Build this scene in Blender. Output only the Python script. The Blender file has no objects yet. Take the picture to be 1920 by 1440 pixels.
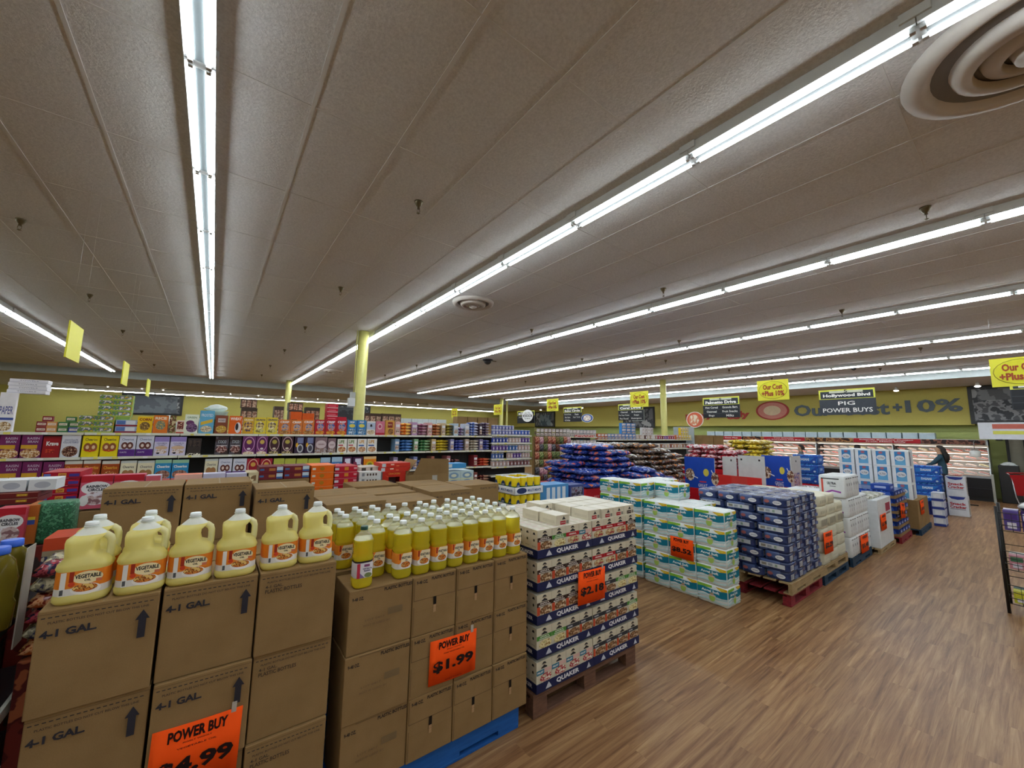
import bpy, bmesh, math, random
from mathutils import Vector, Matrix
S = bpy.context.scene
C = S.collection
PI = math.pi
EYE = 2.1
# ---------------------------------------------------------------- camera, world, exposure
cam_d = bpy.data.cameras.new('camera'); cam = bpy.data.objects.new('camera', cam_d); C.objects.link(cam)
cam_d.sensor_fit = 'HORIZONTAL'; cam_d.sensor_width = 36.0; cam_d.lens = 734.6 / 1920 * 36.0
cam_d.clip_start = 0.02; cam_d.clip_end = 200
CR = [[0.796955, -0.086258, -0.597847], [-0.603848, -0.08896, -0.79212], [0.015142, 0.992293, -0.122984]]
cam.matrix_world = Matrix.Translation((0, 0, EYE)) @ Matrix(CR).to_4x4()
S.camera = cam
W = bpy.data.worlds.new('world'); S.world = W; W.use_nodes = True
W.node_tree.nodes['Background'].inputs[0].default_value = (0.75, 0.8, 0.85, 1)
W.node_tree.nodes['Background'].inputs[1].default_value = 0.02
S.view_settings.view_transform = 'Standard'; S.view_settings.look = 'None'
S.view_settings.exposure = 1.6; S.view_settings.gamma = 1.0; S.view_settings.use_curve_mapping = False
TUBE_POWER = 9.0          # radiance of the fluorescent tubes
COOL = (0.88, 0.96, 1.0)

# ---------------------------------------------------------------- materials
def lin(h):
    h = h.lstrip('#')
    if len(h) == 3: h = ''.join(c * 2 for c in h)
    out = []
    for k in (0, 2, 4):
        c = int(h[k:k + 2], 16) / 255
        out.append(c / 12.92 if c <= 0.04045 else ((c + 0.055) / 1.055) ** 2.4)
    return (out[0], out[1], out[2], 1)
MATS = {}
def new_mat(key):
    m = bpy.data.materials.new(key); m.use_nodes = True
    MATS[key] = m
    nt = m.node_tree
    return m, nt, nt.nodes['Principled BSDF']
def tex_noise(nt, scale, detail=3, rough=0.6, coord='Object'):
    tc = nt.nodes.new('ShaderNodeTexCoord'); n = nt.nodes.new('ShaderNodeTexNoise')
    n.inputs['Scale'].default_value = scale; n.inputs['Detail'].default_value = detail; n.inputs['Roughness'].default_value = rough
    nt.links.new(tc.outputs[coord], n.inputs['Vector'])
    return n, tc
def ramp(nt, src, stops):
    r = nt.nodes.new('ShaderNodeValToRGB'); e = r.color_ramp.elements
    while len(e) < len(stops): e.new(0.5)
    for k, (p, c) in enumerate(stops):
        e[k].position = p; e[k].color = c if len(c) == 4 else lin(c)
    nt.links.new(src, r.inputs[0]); return r
def bump(nt, bs, src, strength, dist):
    b = nt.nodes.new('ShaderNodeBump'); b.inputs['Strength'].default_value = strength; b.inputs['Distance'].default_value = dist
    nt.links.new(src, b.inputs['Height']); nt.links.new(b.outputs[0], bs.inputs['Normal'])
def M(key):
    """'c8102e' flat print colour; 'aab~ccd' or 'aab~ccd~eee' a blotchy print of those colours; '$name' one of the named materials."""
    if key in MATS: return MATS[key]
    if key[0] == '$': return NAMED[key[1:]](key)
    gloss = key.endswith('!'); k = key.rstrip('!')
    parts = k.split('~')
    m, nt, bs = new_mat(key)
    bs.inputs['Roughness'].default_value = 0.22 if gloss else 0.5
    bs.inputs['Specular IOR Level'].default_value = 0.5 if gloss else 0.3
    sc = 28
    if parts[-1].startswith('s'): sc = float(parts.pop()[1:])
    if len(parts) == 1:
        n, tc = tex_noise(nt, 9, 2)
        c = lin(parts[0]); r = ramp(nt, n.outputs[0], [(0.3, tuple(x * 0.9 for x in c[:3]) + (1,)), (0.7, c)])
        nt.links.new(r.outputs[0], bs.inputs['Base Color'])
    else:
        n, tc = tex_noise(nt, sc, 2.5, 0.55)
        stops = []
        q = len(parts)
        for i, p in enumerate(parts):
            a = 0.34 + 0.32 * i / q; b = 0.34 + 0.32 * (i + 1) / q
            if i: stops.append((a + 0.012, lin(p)))
            else: stops.append((0.0, lin(p)))
            stops.append((b - 0.012 if i < q - 1 else 1.0, lin(p)))
        r = ramp(nt, n.outputs[0], stops); nt.links.new(r.outputs[0], bs.inputs['Base Color'])
    return m
def m_kraft(key):
    m, nt, bs = new_mat(key)
    n, tc = tex_noise(nt, 3.0, 4); r = ramp(nt, n.outputs[0], [(0.3, '8e7149'), (0.7, 'a08157')])
    n2 = nt.nodes.new('ShaderNodeTexNoise'); n2.inputs['Scale'].default_value = 260; nt.links.new(tc.outputs['Object'], n2.inputs['Vector'])
    mx = nt.nodes.new('ShaderNodeMix'); mx.data_type = 'RGBA'; mx.blend_type = 'MULTIPLY'; mx.inputs[0].default_value = 0.25
    nt.links.new(r.outputs[0], mx.inputs[6]); nt.links.new(n2.outputs[0], mx.inputs[7]); nt.links.new(mx.outputs[2], bs.inputs['Base Color'])
    bs.inputs['Roughness'].default_value = 0.75; bs.inputs['Specular IOR Level'].default_value = 0.2
    bump(nt, bs, n2.outputs[0], 0.08, 0.002); return m
def m_floor(key):
    m, nt, bs = new_mat(key)
    tc = nt.nodes.new('ShaderNodeTexCoord')
    br = nt.nodes.new('ShaderNodeTexBrick'); br.inputs['Scale'].default_value = 1.0
    br.inputs['Brick Width'].default_value = 1.22; br.inputs['Row Height'].default_value = 0.155; br.inputs['Mortar Size'].default_value = 0.0012
    br.inputs['Color1'].default_value = (0, 0, 0, 1); br.inputs['Color2'].default_value = (1, 1, 1, 1); br.inputs['Mortar'].default_value = (0.3, 0.3, 0.3, 1)
    nt.links.new(tc.outputs['Object'], br.inputs['Vector'])
    mp = nt.nodes.new('ShaderNodeMapping'); mp.inputs['Scale'].default_value = (0.42, 8.5, 1)
    ad = nt.nodes.new('ShaderNodeVectorMath'); ad.operation = 'ADD'
    sc = nt.nodes.new('ShaderNodeVectorMath'); sc.operation = 'SCALE'; sc.inputs['Scale'].default_value = 13.0
    nt.links.new(br.outputs[0], sc.inputs[0]); nt.links.new(tc.outputs['Object'], ad.inputs[0]); nt.links.new(sc.outputs[0], ad.inputs[1])
    nt.links.new(ad.outputs[0], mp.inputs['Vector'])
    n = nt.nodes.new('ShaderNodeTexNoise'); n.inputs['Scale'].default_value = 2.6; n.inputs['Detail'].default_value = 7; n.inputs['Roughness'].default_value = 0.66; n.inputs['Distortion'].default_value = 0.55
    nt.links.new(mp.outputs[0], n.inputs['Vector'])
    r = ramp(nt, n.outputs[0], [(0.30, '67462b'), (0.44, '8a6341'), (0.57, 'a27c54'), (0.72, 'b9966c')])
    mx = nt.nodes.new('ShaderNodeMix'); mx.data_type = 'RGBA'; mx.blend_type = 'MULTIPLY'; mx.inputs[0].default_value = 0.16
    nt.links.new(r.outputs[0], mx.inputs[6]); nt.links.new(br.outputs[0], mx.inputs[7])
    nt.links.new(mx.outputs[2], bs.inputs['Base Color'])
    bs.inputs['Roughness'].default_value = 0.36; bs.inputs['Specular IOR Level'].default_value = 0.3
    bump(nt, bs, n.outputs[0], 0.12, 0.003); return m
def m_ceil(key):
    m, nt, bs = new_mat(key)
    n, tc = tex_noise(nt, 55, 5, 0.7)
    r = ramp(nt, n.outputs[0], [(0.35, 'c2c1c0'), (0.65, 'd6d5d3')]); nt.links.new(r.outputs[0], bs.inputs['Base Color'])
    bs.inputs['Roughness'].default_value = 0.9; bs.inputs['Specular IOR Level'].default_value = 0.1
    bump(nt, bs, n.outputs[0], 0.5, 0.01); return m
def simple(col, rough=0.5, metal=0.0, spec=0.5, noise=0.0, extra=None):
    def f(key):
        m, nt, bs = new_mat(key)
        c = lin(col)
        n, tc = tex_noise(nt, 12, 3)
        k = 1 - (noise or 0.08)
        r = ramp(nt, n.outputs[0], [(0.3, tuple(x * k for x in c[:3]) + (1,)), (0.7, c)]); nt.links.new(r.outputs[0], bs.inputs['Base Color'])
        bs.inputs['Roughness'].default_value = rough; bs.inputs['Metallic'].default_value = metal; bs.inputs['Specular IOR Level'].default_value = spec
        if extra: extra(nt, bs)
        return m
    return f
def glow(col, power):
    def f(key):
        m, nt, bs = new_mat(key)
        bs.inputs['Base Color'].default_value = (0.8, 0.8, 0.8, 1)
        bs.inputs['Emission Color'].default_value = tuple(col) + (1,); bs.inputs['Emission Strength'].default_value = power
        return m
    return f
def m_milky(col, mixf=0.45):
    def f(key):
        m, nt, bs = new_mat(key)
        n, tc = tex_noise(nt, 8, 2); c = lin(col)
        r = ramp(nt, n.outputs[0], [(0.2, tuple(x * 0.93 for x in c[:3]) + (1,)), (0.8, c)]); nt.links.new(r.outputs[0], bs.inputs['Base Color'])
        bs.inputs['Roughness'].default_value = 0.35
        t = nt.nodes.new('ShaderNodeBsdfTranslucent'); nt.links.new(r.outputs[0], t.inputs[0])
        mx = nt.nodes.new('ShaderNodeMixShader'); mx.inputs[0].default_value = mixf
        nt.links.new(bs.outputs[0], mx.inputs[1]); nt.links.new(t.outputs[0], mx.inputs[2])
        nt.links.new(mx.outputs[0], nt.nodes['Material Output'].inputs[0]); return m
    return f
def m_clear(col, tr, rough, ior=1.35):
    def f(key):
        m, nt, bs = new_mat(key)
        bs.inputs['Base Color'].default_value = lin(col); bs.inputs['Transmission Weight'].default_value = tr
        bs.inputs['Roughness'].default_value = rough; bs.inputs['IOR'].default_value = ior; return m
    return f
def m_wood(a, b):
    def f(key):
        m, nt, bs = new_mat(key)
        n, tc = tex_noise(nt, 5, 5, 0.7); mp = nt.nodes.new('ShaderNodeMapping'); mp.inputs['Scale'].default_value = (1, 8, 8)
        nt.links.new(tc.outputs['Object'], mp.inputs[0]); nt.links.new(mp.outputs[0], n.inputs['Vector'])
        r = ramp(nt, n.outputs[0], [(0.3, a), (0.7, b)]); nt.links.new(r.outputs[0], bs.inputs['Base Color'])
        bs.inputs['Roughness'].default_value = 0.8; bump(nt, bs, n.outputs[0], 0.3, 0.003); return m
    return f
NAMED = dict(
    kraft=m_kraft, floor=m_floor, ceil=m_ceil,
    fixture=simple('d8dcde', 0.35), bracket=simple('b9bcbc', 0.4), ridge=simple('60686a', 0.6), tube=glow(COOL, TUBE_POWER), lamp=glow((1, 0.96, 0.88), 14.0), caselamp=glow((1, 0.84, 0.72), 1.7),
    grid=simple('cdccc9', 0.9, noise=0.03, spec=0.1), wallyellow=simple('beb460', 0.8, noise=0.05), wallgreen=simple('b2bc74', 0.8, noise=0.05), fascia=simple('a4abab', 0.6),
    wallgrey=simple('8d8a7c', 0.8), post=simple('d6d27e', 0.4), black=simple('131316', 0.45), darkmetal=simple('22232a', 0.4, 0.3), steel=simple('b8bcc0', 0.3, 0.9),
    white=simple('e6e8e6', 0.5), cap=simple('eef4f6', 0.4), shelf=simple('c9c7ba', 0.45), shelfback=simple('2b2b2b', 0.8), rail=simple('dfe0d2', 0.5),
    brass=simple('6f6650', 0.35, 0.8), vent=simple('c4beb6', 0.5), ventdark=simple('7a7774', 0.7),
    jugoil=m_milky('fcf096', 0.35), jugtop=m_milky('f8fcfa', 0.4), handle=m_milky('fbf8cc', 0.4),
    oil=m_clear('fff046', 0.68, 0.10, 1.22), petclear=m_clear('f4f4da', 0.75, 0.22, 1.12), greencap=simple('11463c', 0.4),
    tea=m_clear('8a7a2a', 0.5, 0.1, 1.2), bluecap=simple('2d63d8', 0.35),
    palletblue=m_wood('0d4f9a', '1763b8'), palletwood=m_wood('8b7350', 'b49a6f'), palletnavy=m_wood('0a2238', '16405e'), palletred=m_wood('6d1520', '93222c'), palletdark=m_wood('54362a', '7a5640'),  # darker of the two pallet blues has shade put into its colour
    neon=simple('ff5616', 0.75, spec=0.1, noise=0.02), signyellow=simple('e6e236', 0.45, noise=0.03), tape=m_clear('d8d2c8', 0.4, 0.3),
    slate=simple('3a3f47', 0.6), skin=simple('c49a7c', 0.6), hair=simple('1b1512', 0.6), teal=simple('274a5c', 0.8), greycloth=simple('5a6166', 0.85), denim=simple('20242e', 0.85),
    redplastic=simple('a5141e', 0.35), glass=m_clear('f4f8fa', 0.95, 0.02, 1.45), trayblack=simple('17171b', 0.3),
)
# ---------------------------------------------------------------- mesh builder
FONT = None
TXT = {}
def text_polys(s, bold):
    k = (s, bold)
    if k in TXT: return TXT[k]
    cu = bpy.data.curves.new('lettering', 'FONT'); cu.body = s; cu.resolution_u = 2; cu.offset = bold; cu.size = 1
    o = bpy.data.objects.new('lettering', cu)
    me = o.to_mesh()
    vs = [(v.co.x, v.co.y) for v in me.vertices]; fs = [tuple(p.vertices) for p in me.polygons]
    o.to_mesh_clear(); bpy.data.objects.remove(o); bpy.data.curves.remove(cu)
    if not vs: vs, fs = [(0, 0), (1, 0), (1, 1)], []
    x0 = min(v[0] for v in vs); x1 = max(v[0] for v in vs); y0 = min(v[1] for v in vs); y1 = max(v[1] for v in vs)
    TXT[k] = (vs, fs, x0, x1, y0, y1); return TXT[k]
class MB:
    def __init__(s): s.v = []; s.f = []; s.m = []; s.k = []; s.sm = []; s.T = None
    def mi(s, k):
        if k not in s.k: s.k.append(k)
        return s.k.index(k)
    def P(s, co):
        if s.T is not None: co = s.T @ Vector(co)
        s.v.append(tuple(co)); return len(s.v) - 1
    def face(s, pts, k, smooth=False):
        i = [s.P(p) for p in pts]; s.f.append(i); s.m.append(s.mi(k)); s.sm.append(smooth)
    def idx(s, ids, k, smooth=False): s.f.append(list(ids)); s.m.append(s.mi(k)); s.sm.append(smooth)
    def box(s, x0, x1, y0, y1, z0, z1, k, **over):
        p = [s.P(c) for c in ((x0, y0, z0), (x1, y0, z0), (x1, y1, z0), (x0, y1, z0), (x0, y0, z1), (x1, y0, z1), (x1, y1, z1), (x0, y1, z1))]
        for n, q in (('bot', (0, 3, 2, 1)), ('top', (4, 5, 6, 7)), ('front', (0, 1, 5, 4)), ('right', (1, 2, 6, 5)), ('rear', (2, 3, 7, 6)), ('left', (3, 0, 4, 7))):
            s.idx([p[a] for a in q], over.get(n, k))
    def cbox(s, x0, x1, y0, y1, z0, z1, k, c=0.004):
        """box with chamfered edges"""
        bm = bmesh.new(); bmesh.ops.create_cube(bm, size=1)
        for v in bm.verts: v.co = Vector(((x0 + x1) / 2 + v.co.x * (x1 - x0), (y0 + y1) / 2 + v.co.y * (y1 - y0), (z0 + z1) / 2 + v.co.z * (z1 - z0)))
        bmesh.ops.bevel(bm, geom=bm.edges[:], offset=c, segments=2, affect='EDGES', profile=0.5)
        base = len(s.v)
        for v in bm.verts: s.P(v.co)
        for f in bm.faces: s.idx([base + v.index for v in f.verts], k)
        bm.free()
    def loft(s, rings, k, cap=True, smooth=True, closed=True):
        """rings: list of lists of points; k a key or a function of ring index"""
        ids = [[s.P(p) for p in r] for r in rings]; n = len(ids[0])
        for a in range(len(ids) - 1):
            kk = k(a) if callable(k) else k
            for b in range(n if closed else n - 1):
                s.idx((ids[a][b], ids[a][(b + 1) % n], ids[a + 1][(b + 1) % n], ids[a + 1][b]), kk, smooth)
        if cap:
            s.idx(ids[0][::-1], k(0) if callable(k) else k); s.idx(ids[-1], k(len(ids) - 2) if callable(k) else k)
    def lathe(s, prof, k, n=16, c=(0, 0, 0), cap=True, smooth=True, sx=1, sy=1):
        s.loft([[(c[0] + r * sx * math.cos(2 * PI * i / n), c[1] + r * sy * math.sin(2 * PI * i / n), c[2] + z) for i in range(n)] for r, z in prof], k, cap, smooth)
    def tube(s, pts, r, k, n=8):
        pts = [Vector(p) for p in pts]; rings = []
        for i, p in enumerate(pts):
            d = (pts[min(i + 1, len(pts) - 1)] - pts[max(i - 1, 0)]).normalized()
            a = d.orthogonal().normalized() if i == 0 else (rings_a - d * rings_a.dot(d)).normalized()
            rings_a = a; b = d.cross(a); rr = r[i] if isinstance(r, (list, tuple)) else r
            rings.append([p + (a * math.cos(2 * PI * j / n) + b * math.sin(2 * PI * j / n)) * rr for j in range(n)])
        s.loft(rings, k)
    def ell(s, o, U, V, cx, cy, rx, ry, k, n=20):
        s.face([o + U * (cx + rx * math.cos(2 * PI * i / n)) + V * (cy + ry * math.sin(2 * PI * i / n)) for i in range(n)], k)
    def text(s, t, o, U, V, cx, cy, w, h, k, bold=0.02):
        """lettering stretched to w x h around (cx, cy) on the plane o + U x + V y (unit vectors)"""
        vs, fs, x0, x1, y0, y1 = text_polys(t, bold)
        sx = w / max(x1 - x0, 1e-6); sy = h / max(y1 - y0, 1e-6)
        if w == 0: sx = sy
        b = len(s.v); mx = (x0 + x1) / 2; my = (y0 + y1) / 2
        for x, y in vs: s.P(o + U * (cx + (x - mx) * sx) + V * (cy + (y - my) * sy))
        mi = s.mi(k)
        for f in fs: s.f.append([b + i for i in f]); s.m.append(mi); s.sm.append(False)
    def prints(s, dsl, o, U, V, w, h, lift=0.0005):
        """printed artwork on a flat face, in fractions of its width and height"""
        if not dsl: return
        o = Vector(o); U = Vector(U); V = Vector(V); N = U.cross(V)
        for j, it in enumerate(dsl.split(';')):
            a = it.split(); 
            if not a: continue
            oo = o + N * lift * (j + 1)
            if a[0] == 'r':
                x0, y0, x1, y1 = (float(q) for q in a[1:5])
                s.face([oo + U * x * w + V * y * h for x, y in ((x0, y0), (x1, y0), (x1, y1), (x0, y1))], a[5])
            elif a[0] == 'e':
                cx, cy, rx, ry = (float(q) for q in a[1:5]); s.ell(oo, U, V, cx * w, cy * h, rx * w, ry * h, a[5])
            elif a[0] == 'g':
                q = [float(z) for z in a[2:]]; s.face([oo + U * q[i] * w + V * q[i + 1] * h for i in range(0, len(q), 2)], a[1])
            elif a[0] in ('t', 'b'):
                cx, cy, tw, th = (float(q) for q in a[1:5])
                s.text(' '.join(a[6:]), oo, U, V, cx * w, cy * h, tw * w, th * h, a[5], 0.04 if a[0] == 'b' else 0.012)
    def mesh(s, name):
        me = bpy.data.meshes.new(name)
        me.from_pydata(s.v, [], s.f)
        for k in s.k: me.materials.append(M(k))
        me.polygons.foreach_set('material_index', s.m); me.polygons.foreach_set('use_smooth', s.sm)
        me.update(); return me
X = Vector((1, 0, 0)); Y = Vector((0, 1, 0)); Z = Vector((0, 0, 1))
def put(name, me, loc=(0, 0, 0), rz=0, parent=None, label=None, cat=None, group=None, kind=None):
    if isinstance(me, MB): me = me.mesh(name)
    o = bpy.data.objects.new(name, me); C.objects.link(o)
    o.location = loc; o.rotation_euler = (0, 0, rz) if not isinstance(rz, tuple) else rz
    if parent is not None: o.parent = parent
    if label: o['label'] = label
    if cat: o['category'] = cat
    if group: o['group'] = group
    if kind: o['kind'] = kind
    return o
def dup(root, loc, rz=0, label=None, group=None):
    r = root.copy(); C.objects.link(r); r.location = loc; r.rotation_euler = (0, 0, rz) if not isinstance(rz, tuple) else rz
    if label: r['label'] = label
    if group: r['group'] = group
    for ch in KIDS.get(root.name, ()):
        c = ch.copy(); C.objects.link(c); c.parent = r
        for g in KIDS.get(ch.name, ()):
            d = g.copy(); C.objects.link(d); d.parent = c
    return r
KIDS = {}
def part(name, me, parent, label=None, loc=(0, 0, 0), rz=0):
    o = put(name, me, loc, rz, parent, label); KIDS.setdefault(parent.name, []).append(o); return o
ORD = 'first second third fourth fifth sixth seventh eighth ninth tenth eleventh twelfth thirteenth fourteenth fifteenth sixteenth seventeenth eighteenth nineteenth twentieth'.split()
for t in ('twenty', 'thirty', 'forty', 'fifty', 'sixty'):
    if t != 'twenty': ORD.append(t[:-1] + 'ieth')
    ORD += [t + '-' + o for o in ORD[:9]]
def carton(w, d, h, base, front='', side='', top='', edge=None, bev=0.0, rside=''):
    """a printed carton: x 0..w, y 0..d, z 0..h; front faces -Y, side faces -X"""
    b = MB()
    if bev: b.cbox(0, w, 0, d, 0, h, base, bev)
    else: b.box(0, w, 0, d, 0, h, base, left=edge or base, top=edge or base)
    b.prints(front, (0, 0, 0), X, Z, w, h); b.prints(side, (0, d, 0), -Y, Z, d, h); b.prints(top, (0, 0, h), X, Y, w, d); b.prints(rside, (w, 0, 0), Y, Z, d, h)
    return b

# ================================================================ the setting
CEIL = 4.34
def plane_mb(p, k):
    b = MB(); b.face(p, k); return b
put('floor', plane_mb([(-9, -13, 0), (26, -13, 0), (26, 31, 0), (-9, 31, 0)], '$floor'), kind='structure')
cb = MB(); cb.box(-9, 18.95, -13, 22.3, CEIL, CEIL + 0.05, '$ceil')
x = 0.363 - 0.61 * 15
while x < 18.9:
    cb.box(x - 0.012, x + 0.012, -13, 22.3, CEIL - 0.004, CEIL + 0.001, '$grid'); x += 0.61
y = 0.36 - 1.24 * 10
while y < 22.2:
    cb.box(-9, 18.95, y - 0.008, y + 0.008, CEIL - 0.003, CEIL + 0.001, '$grid'); y += 1.24
put('ceiling', cb, kind='structure')
cb = MB(); cb.box(-9, 26, 22.3, 31, 4.05, 4.1, '$ceil'); cb.box(18.95, 26, -13, 22.3, 4.05, 4.1, '$ceil')
put('ceiling_perimeter', cb, kind='structure')
tb = MB(); tb.box(-9, 18.95, 22.22, 22.3, 4.05, CEIL, '$fascia'); put('trim_1', tb, kind='structure')
tb = MB(); tb.box(18.87, 18.95, -13, 22.22, 4.05, CEIL, '$fascia'); put('trim_2', tb, kind='structure')
wb = MB(); wb.box(-9, 22.6, 30, 30.1, 0, 4.05, '$wallyellow'); put('wall_back', wb, kind='structure')
wb = MB(); wb.box(22.6, 22.7, 0.55, 30, 0, 4.05, '$wallgreen'); put('wall_right', wb, kind='structure')
wb = MB(); wb.box(22.0, 22.6, 1.25, 30, 2.63, 4.05, '$wallyellow'); put('wall_bulkhead', wb, kind='structure')
wb = MB(); wb.box(22.3, 22.6, -13, 0.62, 0, 4.05, '$wallgrey'); put('wall_right_end', wb, kind='structure')
wb = MB(); wb.box(-9.1, -9, -13, 30, 0, CEIL, '$wallyellow'); put('wall_left', wb, kind='structure')
wb = MB(); wb.box(-9, 26, -13.1, -13, 0, CEIL, '$wallyellow'); put('wall_front', wb, kind='structure')
# doorway beyond the meat cases
db = MB(); db.box(22.2, 22.3, 0.16, 0.24, 0, 2.6, '$black'); db.box(22.2, 22.3, 0.55, 0.62, 0, 2.6, '$black'); db.box(22.2, 22.3, 0.16, 0.62, 2.55, 2.62, '$black')
put('door_1', db, kind='structure')
# round steel posts painted yellow
def post(x, y, r, top, lab, box=False):
    b = MB(); b.lathe([(r, 0.0), (r, top)], '$post', 20); b.lathe([(r + 0.03, 0), (r + 0.03, 0.03)], '$post', 20)
    o = put('ceiling_post', b, (x, y, 0), label=lab, cat='post', group='round yellow posts')
    if box:
        t = MB(); t.tube([(-r - 0.03, -0.02, 2.86), (-r - 0.03, -0.02, top)], 0.012, '$post'); part('conduit', t, o)
        t = MB(); t.box(-r - 0.14, -r - 0.0, -0.08, 0.02, 2.62, 2.80, '$fixture'); t.box(-r - 0.10, -r - 0.0, -0.07, 0.01, 2.81, 2.93, '$bracket'); part('junction_box', t, o, 'grey metal electrical box')
post(2.56, 9.05, 0.115, CEIL, 'thick round yellow post with a grey electrical box, behind the cereal shelves', True)
post(2.62, 20.6, 0.12, CEIL, 'round yellow post far behind the cereal shelves with a thin conduit')
post(14.55, 9.0, 0.12, CEIL, 'round yellow post standing behind the snack and drinks shelves')
post(15.15, 21.2, 0.12, CEIL, 'round yellow post beside the far ceiling edge, thicker of a pair')
post(15.9, 21.6, 0.06, CEIL, 'thin yellow pole beside the far ceiling edge')
# ---------------------------------------------------------------- fluorescent fixtures
hb = MB(); hb.loft([[(-0.066, yy, 0.10), (0.066, yy, 0.10), (0.075, yy, 0.011), (0.022, yy, 0.017), (0.018, yy, 0.002), (-0.018, yy, 0.002), (-0.022, yy, 0.017), (-0.075, yy, 0.011)] for yy in (0.0, 1.235)], '$fixture', smooth=False)
hb.box(-0.024, 0.024, 0.001, 1.234, 0.0005, 0.0015, '$ridge')
HOUS = hb.mesh('housing')
tb = MB(); tb.lathe([(0.015, 0.0), (0.017, 0.01), (0.017, 1.165), (0.015, 1.175)], '$tube', 10); TUBE = tb.mesh('lamp_tube')
TUBE.transform(Matrix.Rotation(-PI / 2, 4, 'X'))
eb = MB()
for sx in (-0.043, 0.043): eb.box(sx - 0.012, sx + 0.012, 0.005, 0.03, -0.018, 0.03, '$bracket'); eb.box(sx - 0.012, sx + 0.012, 1.205, 1.23, -0.018, 0.03, '$bracket')
SOCK = eb.mesh('sockets')
jb = MB(); jb.box(-0.085, 0.085, -0.06, 0.06, 0.045, 0.098, '$fixture'); jb.box(-0.05, 0.05, -0.03, 0.03, 0.0, 0.05, '$bracket'); JOINT = jb.mesh('joint_bracket')
fx0 = None
def fixture(x, y, z, label, group, along_x=False):
    global fx0
    rz = -PI / 2 if along_x else 0
    if fx0 is None:
        r = bpy.data.objects.new('ceiling_light', None); C.objects.link(r); r['category'] = 'ceiling light'; fx0 = r
        part('housing', HOUS, r); part('lamp_tube', TUBE, r, None, (-0.043, 0.03, 0)); part('lamp_tube', TUBE, r, None, (0.043, 0.03, 0)); part('sockets', SOCK, r); part('joint_bracket', JOINT, r)
        r.location = (x, y, z); r.rotation_euler = (0, 0, rz); r['label'] = label; r['group'] = group; return
    dup(fx0, (x, y, z), rz, label, group)
ROWS = [('straight overhead row', -0.25, 0.32, 22.0), ('row over the oil cartons', 2.81, -1.06, 22.0), ('row over the toilet paper', 5.88, -1.14, 22.0),
        ('row over the pet food', 9.17, -1.25, 22.0), ('row over the yellow signs', 12.55, -1.3, 22.0), ('row over the slate signs', 15.4, -1.3, 22.0), ('row by the meat department', 18.35, -1.3, 22.0),
        ('row over the side aisle', -3.33, 0.5, 21.9)]
for nm, x, y0, y1 in ROWS:
    for i in range(int((y1 - y0) / 1.24 + 0.01)):
        fixture(x, y0 + 1.24 * i, 4.24, 'white twin-tube ceiling light, %s one in the %s' % (ORD[i], nm), 'strip lights in the ' + nm)
    for i in range(7):
        fixture(x, y0 - 1.24 * (i + 1), 4.24, 'white twin-tube ceiling light behind the viewer, %s one in the %s' % (ORD[i], nm), 'strip lights in the ' + nm)
for i in range(26):
    x = -7.6 + 1.24 * i
    if x > 19: break
    fixture(x, 28.2, 3.93 - 0.05, 'white twin-tube light, %s along the far back wall row' % ORD[i], 'strip lights in front of the back wall', True)
# ---------------------------------------------------------------- ceiling fittings
def diffuser(x, y, r, lab):
    b = MB(); z = 0
    b.lathe([(r, 0.0), (r * 0.98, -0.03), (r * 0.86, -0.055), (r * 0.8, -0.04), (r * 0.74, 0.0)], '$vent', 40, cap=False)
    b.lathe([(r * 0.80, -0.012), (0.01, -0.012)], '$ventdark', 40, cap=False)
    for a, c in ((0.62, 0.46), (0.40, 0.26)):
        b.lathe([(r * a, -0.01), (r * (a - 0.02), -0.05), (r * c, -0.085), (r * (c - 0.02), -0.03)], '$vent', 36, cap=False)
    b.lathe([(r * 0.2, -0.03), (r * 0.17, -0.09), (0.005, -0.115)], '$vent', 30, cap=False)
    put('ceiling_diffuser', b, (x, y, CEIL - 0.001), label=lab, cat='air vent', group='round ceiling diffusers')
diffuser(3.42, 5.69, 0.36, 'round ringed white air diffuser beside the light row over the oil cartons')
diffuser(3.50, -0.22, 0.56, 'largest round ringed air diffuser, partly cut off by the corner of the photo')
diffuser(3.46, 15.9, 0.34, 'small distant round air diffuser behind the yellow post')
sp = MB(); sp.lathe([(0.045, 0.0), (0.04, -0.012), (0.022, -0.05), (0.014, -0.055), (0.014, -0.075)], '$brass', 12)
sp.tube([(-0.012, 0, -0.07), (-0.016, 0, -0.10), (0, 0, -0.12)], 0.003, '$brass', 5); sp.tube([(0.012, 0, -0.07), (0.016, 0, -0.10), (0, 0, -0.12)], 0.003, '$brass', 5)
sp.lathe([(0.02, -0.12), (0.006, -0.128)], '$brass', 10); SPR = sp.mesh('sprinkler_head')
SPX = [(-1.88, [6.5, 9.55, 12.65, 15.7, 18.8], 'beside the straight overhead row'), (1.42, [3.45, 6.42, 9.45, 12.6, 16.1, 19.2], 'over the cereal aisle'),
       (5.35, [0.44, 3.25, 6.4, 9.5, 12.5, 15.6], 'beside the row over the toilet paper'), (8.67, [1.85, 4.9, 8.0], 'over the pet food bins'), (10.7, [6.5, 9.9, 13.2], 'beside the yellow hanging signs'), (13.8, [1.5, 6.05, 9.3], 'over the slate aisle signs'), (17.0, [2.8, 5.9], 'beside the meat department')]
for x, ys, wh in SPX:
    for i, y in enumerate(ys):
        put('sprinkler_head', SPR, (x, y, CEIL), label='brass fire sprinkler, %s in the line %s' % (ORD[i], wh), cat='sprinkler', group='ceiling sprinklers')
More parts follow.
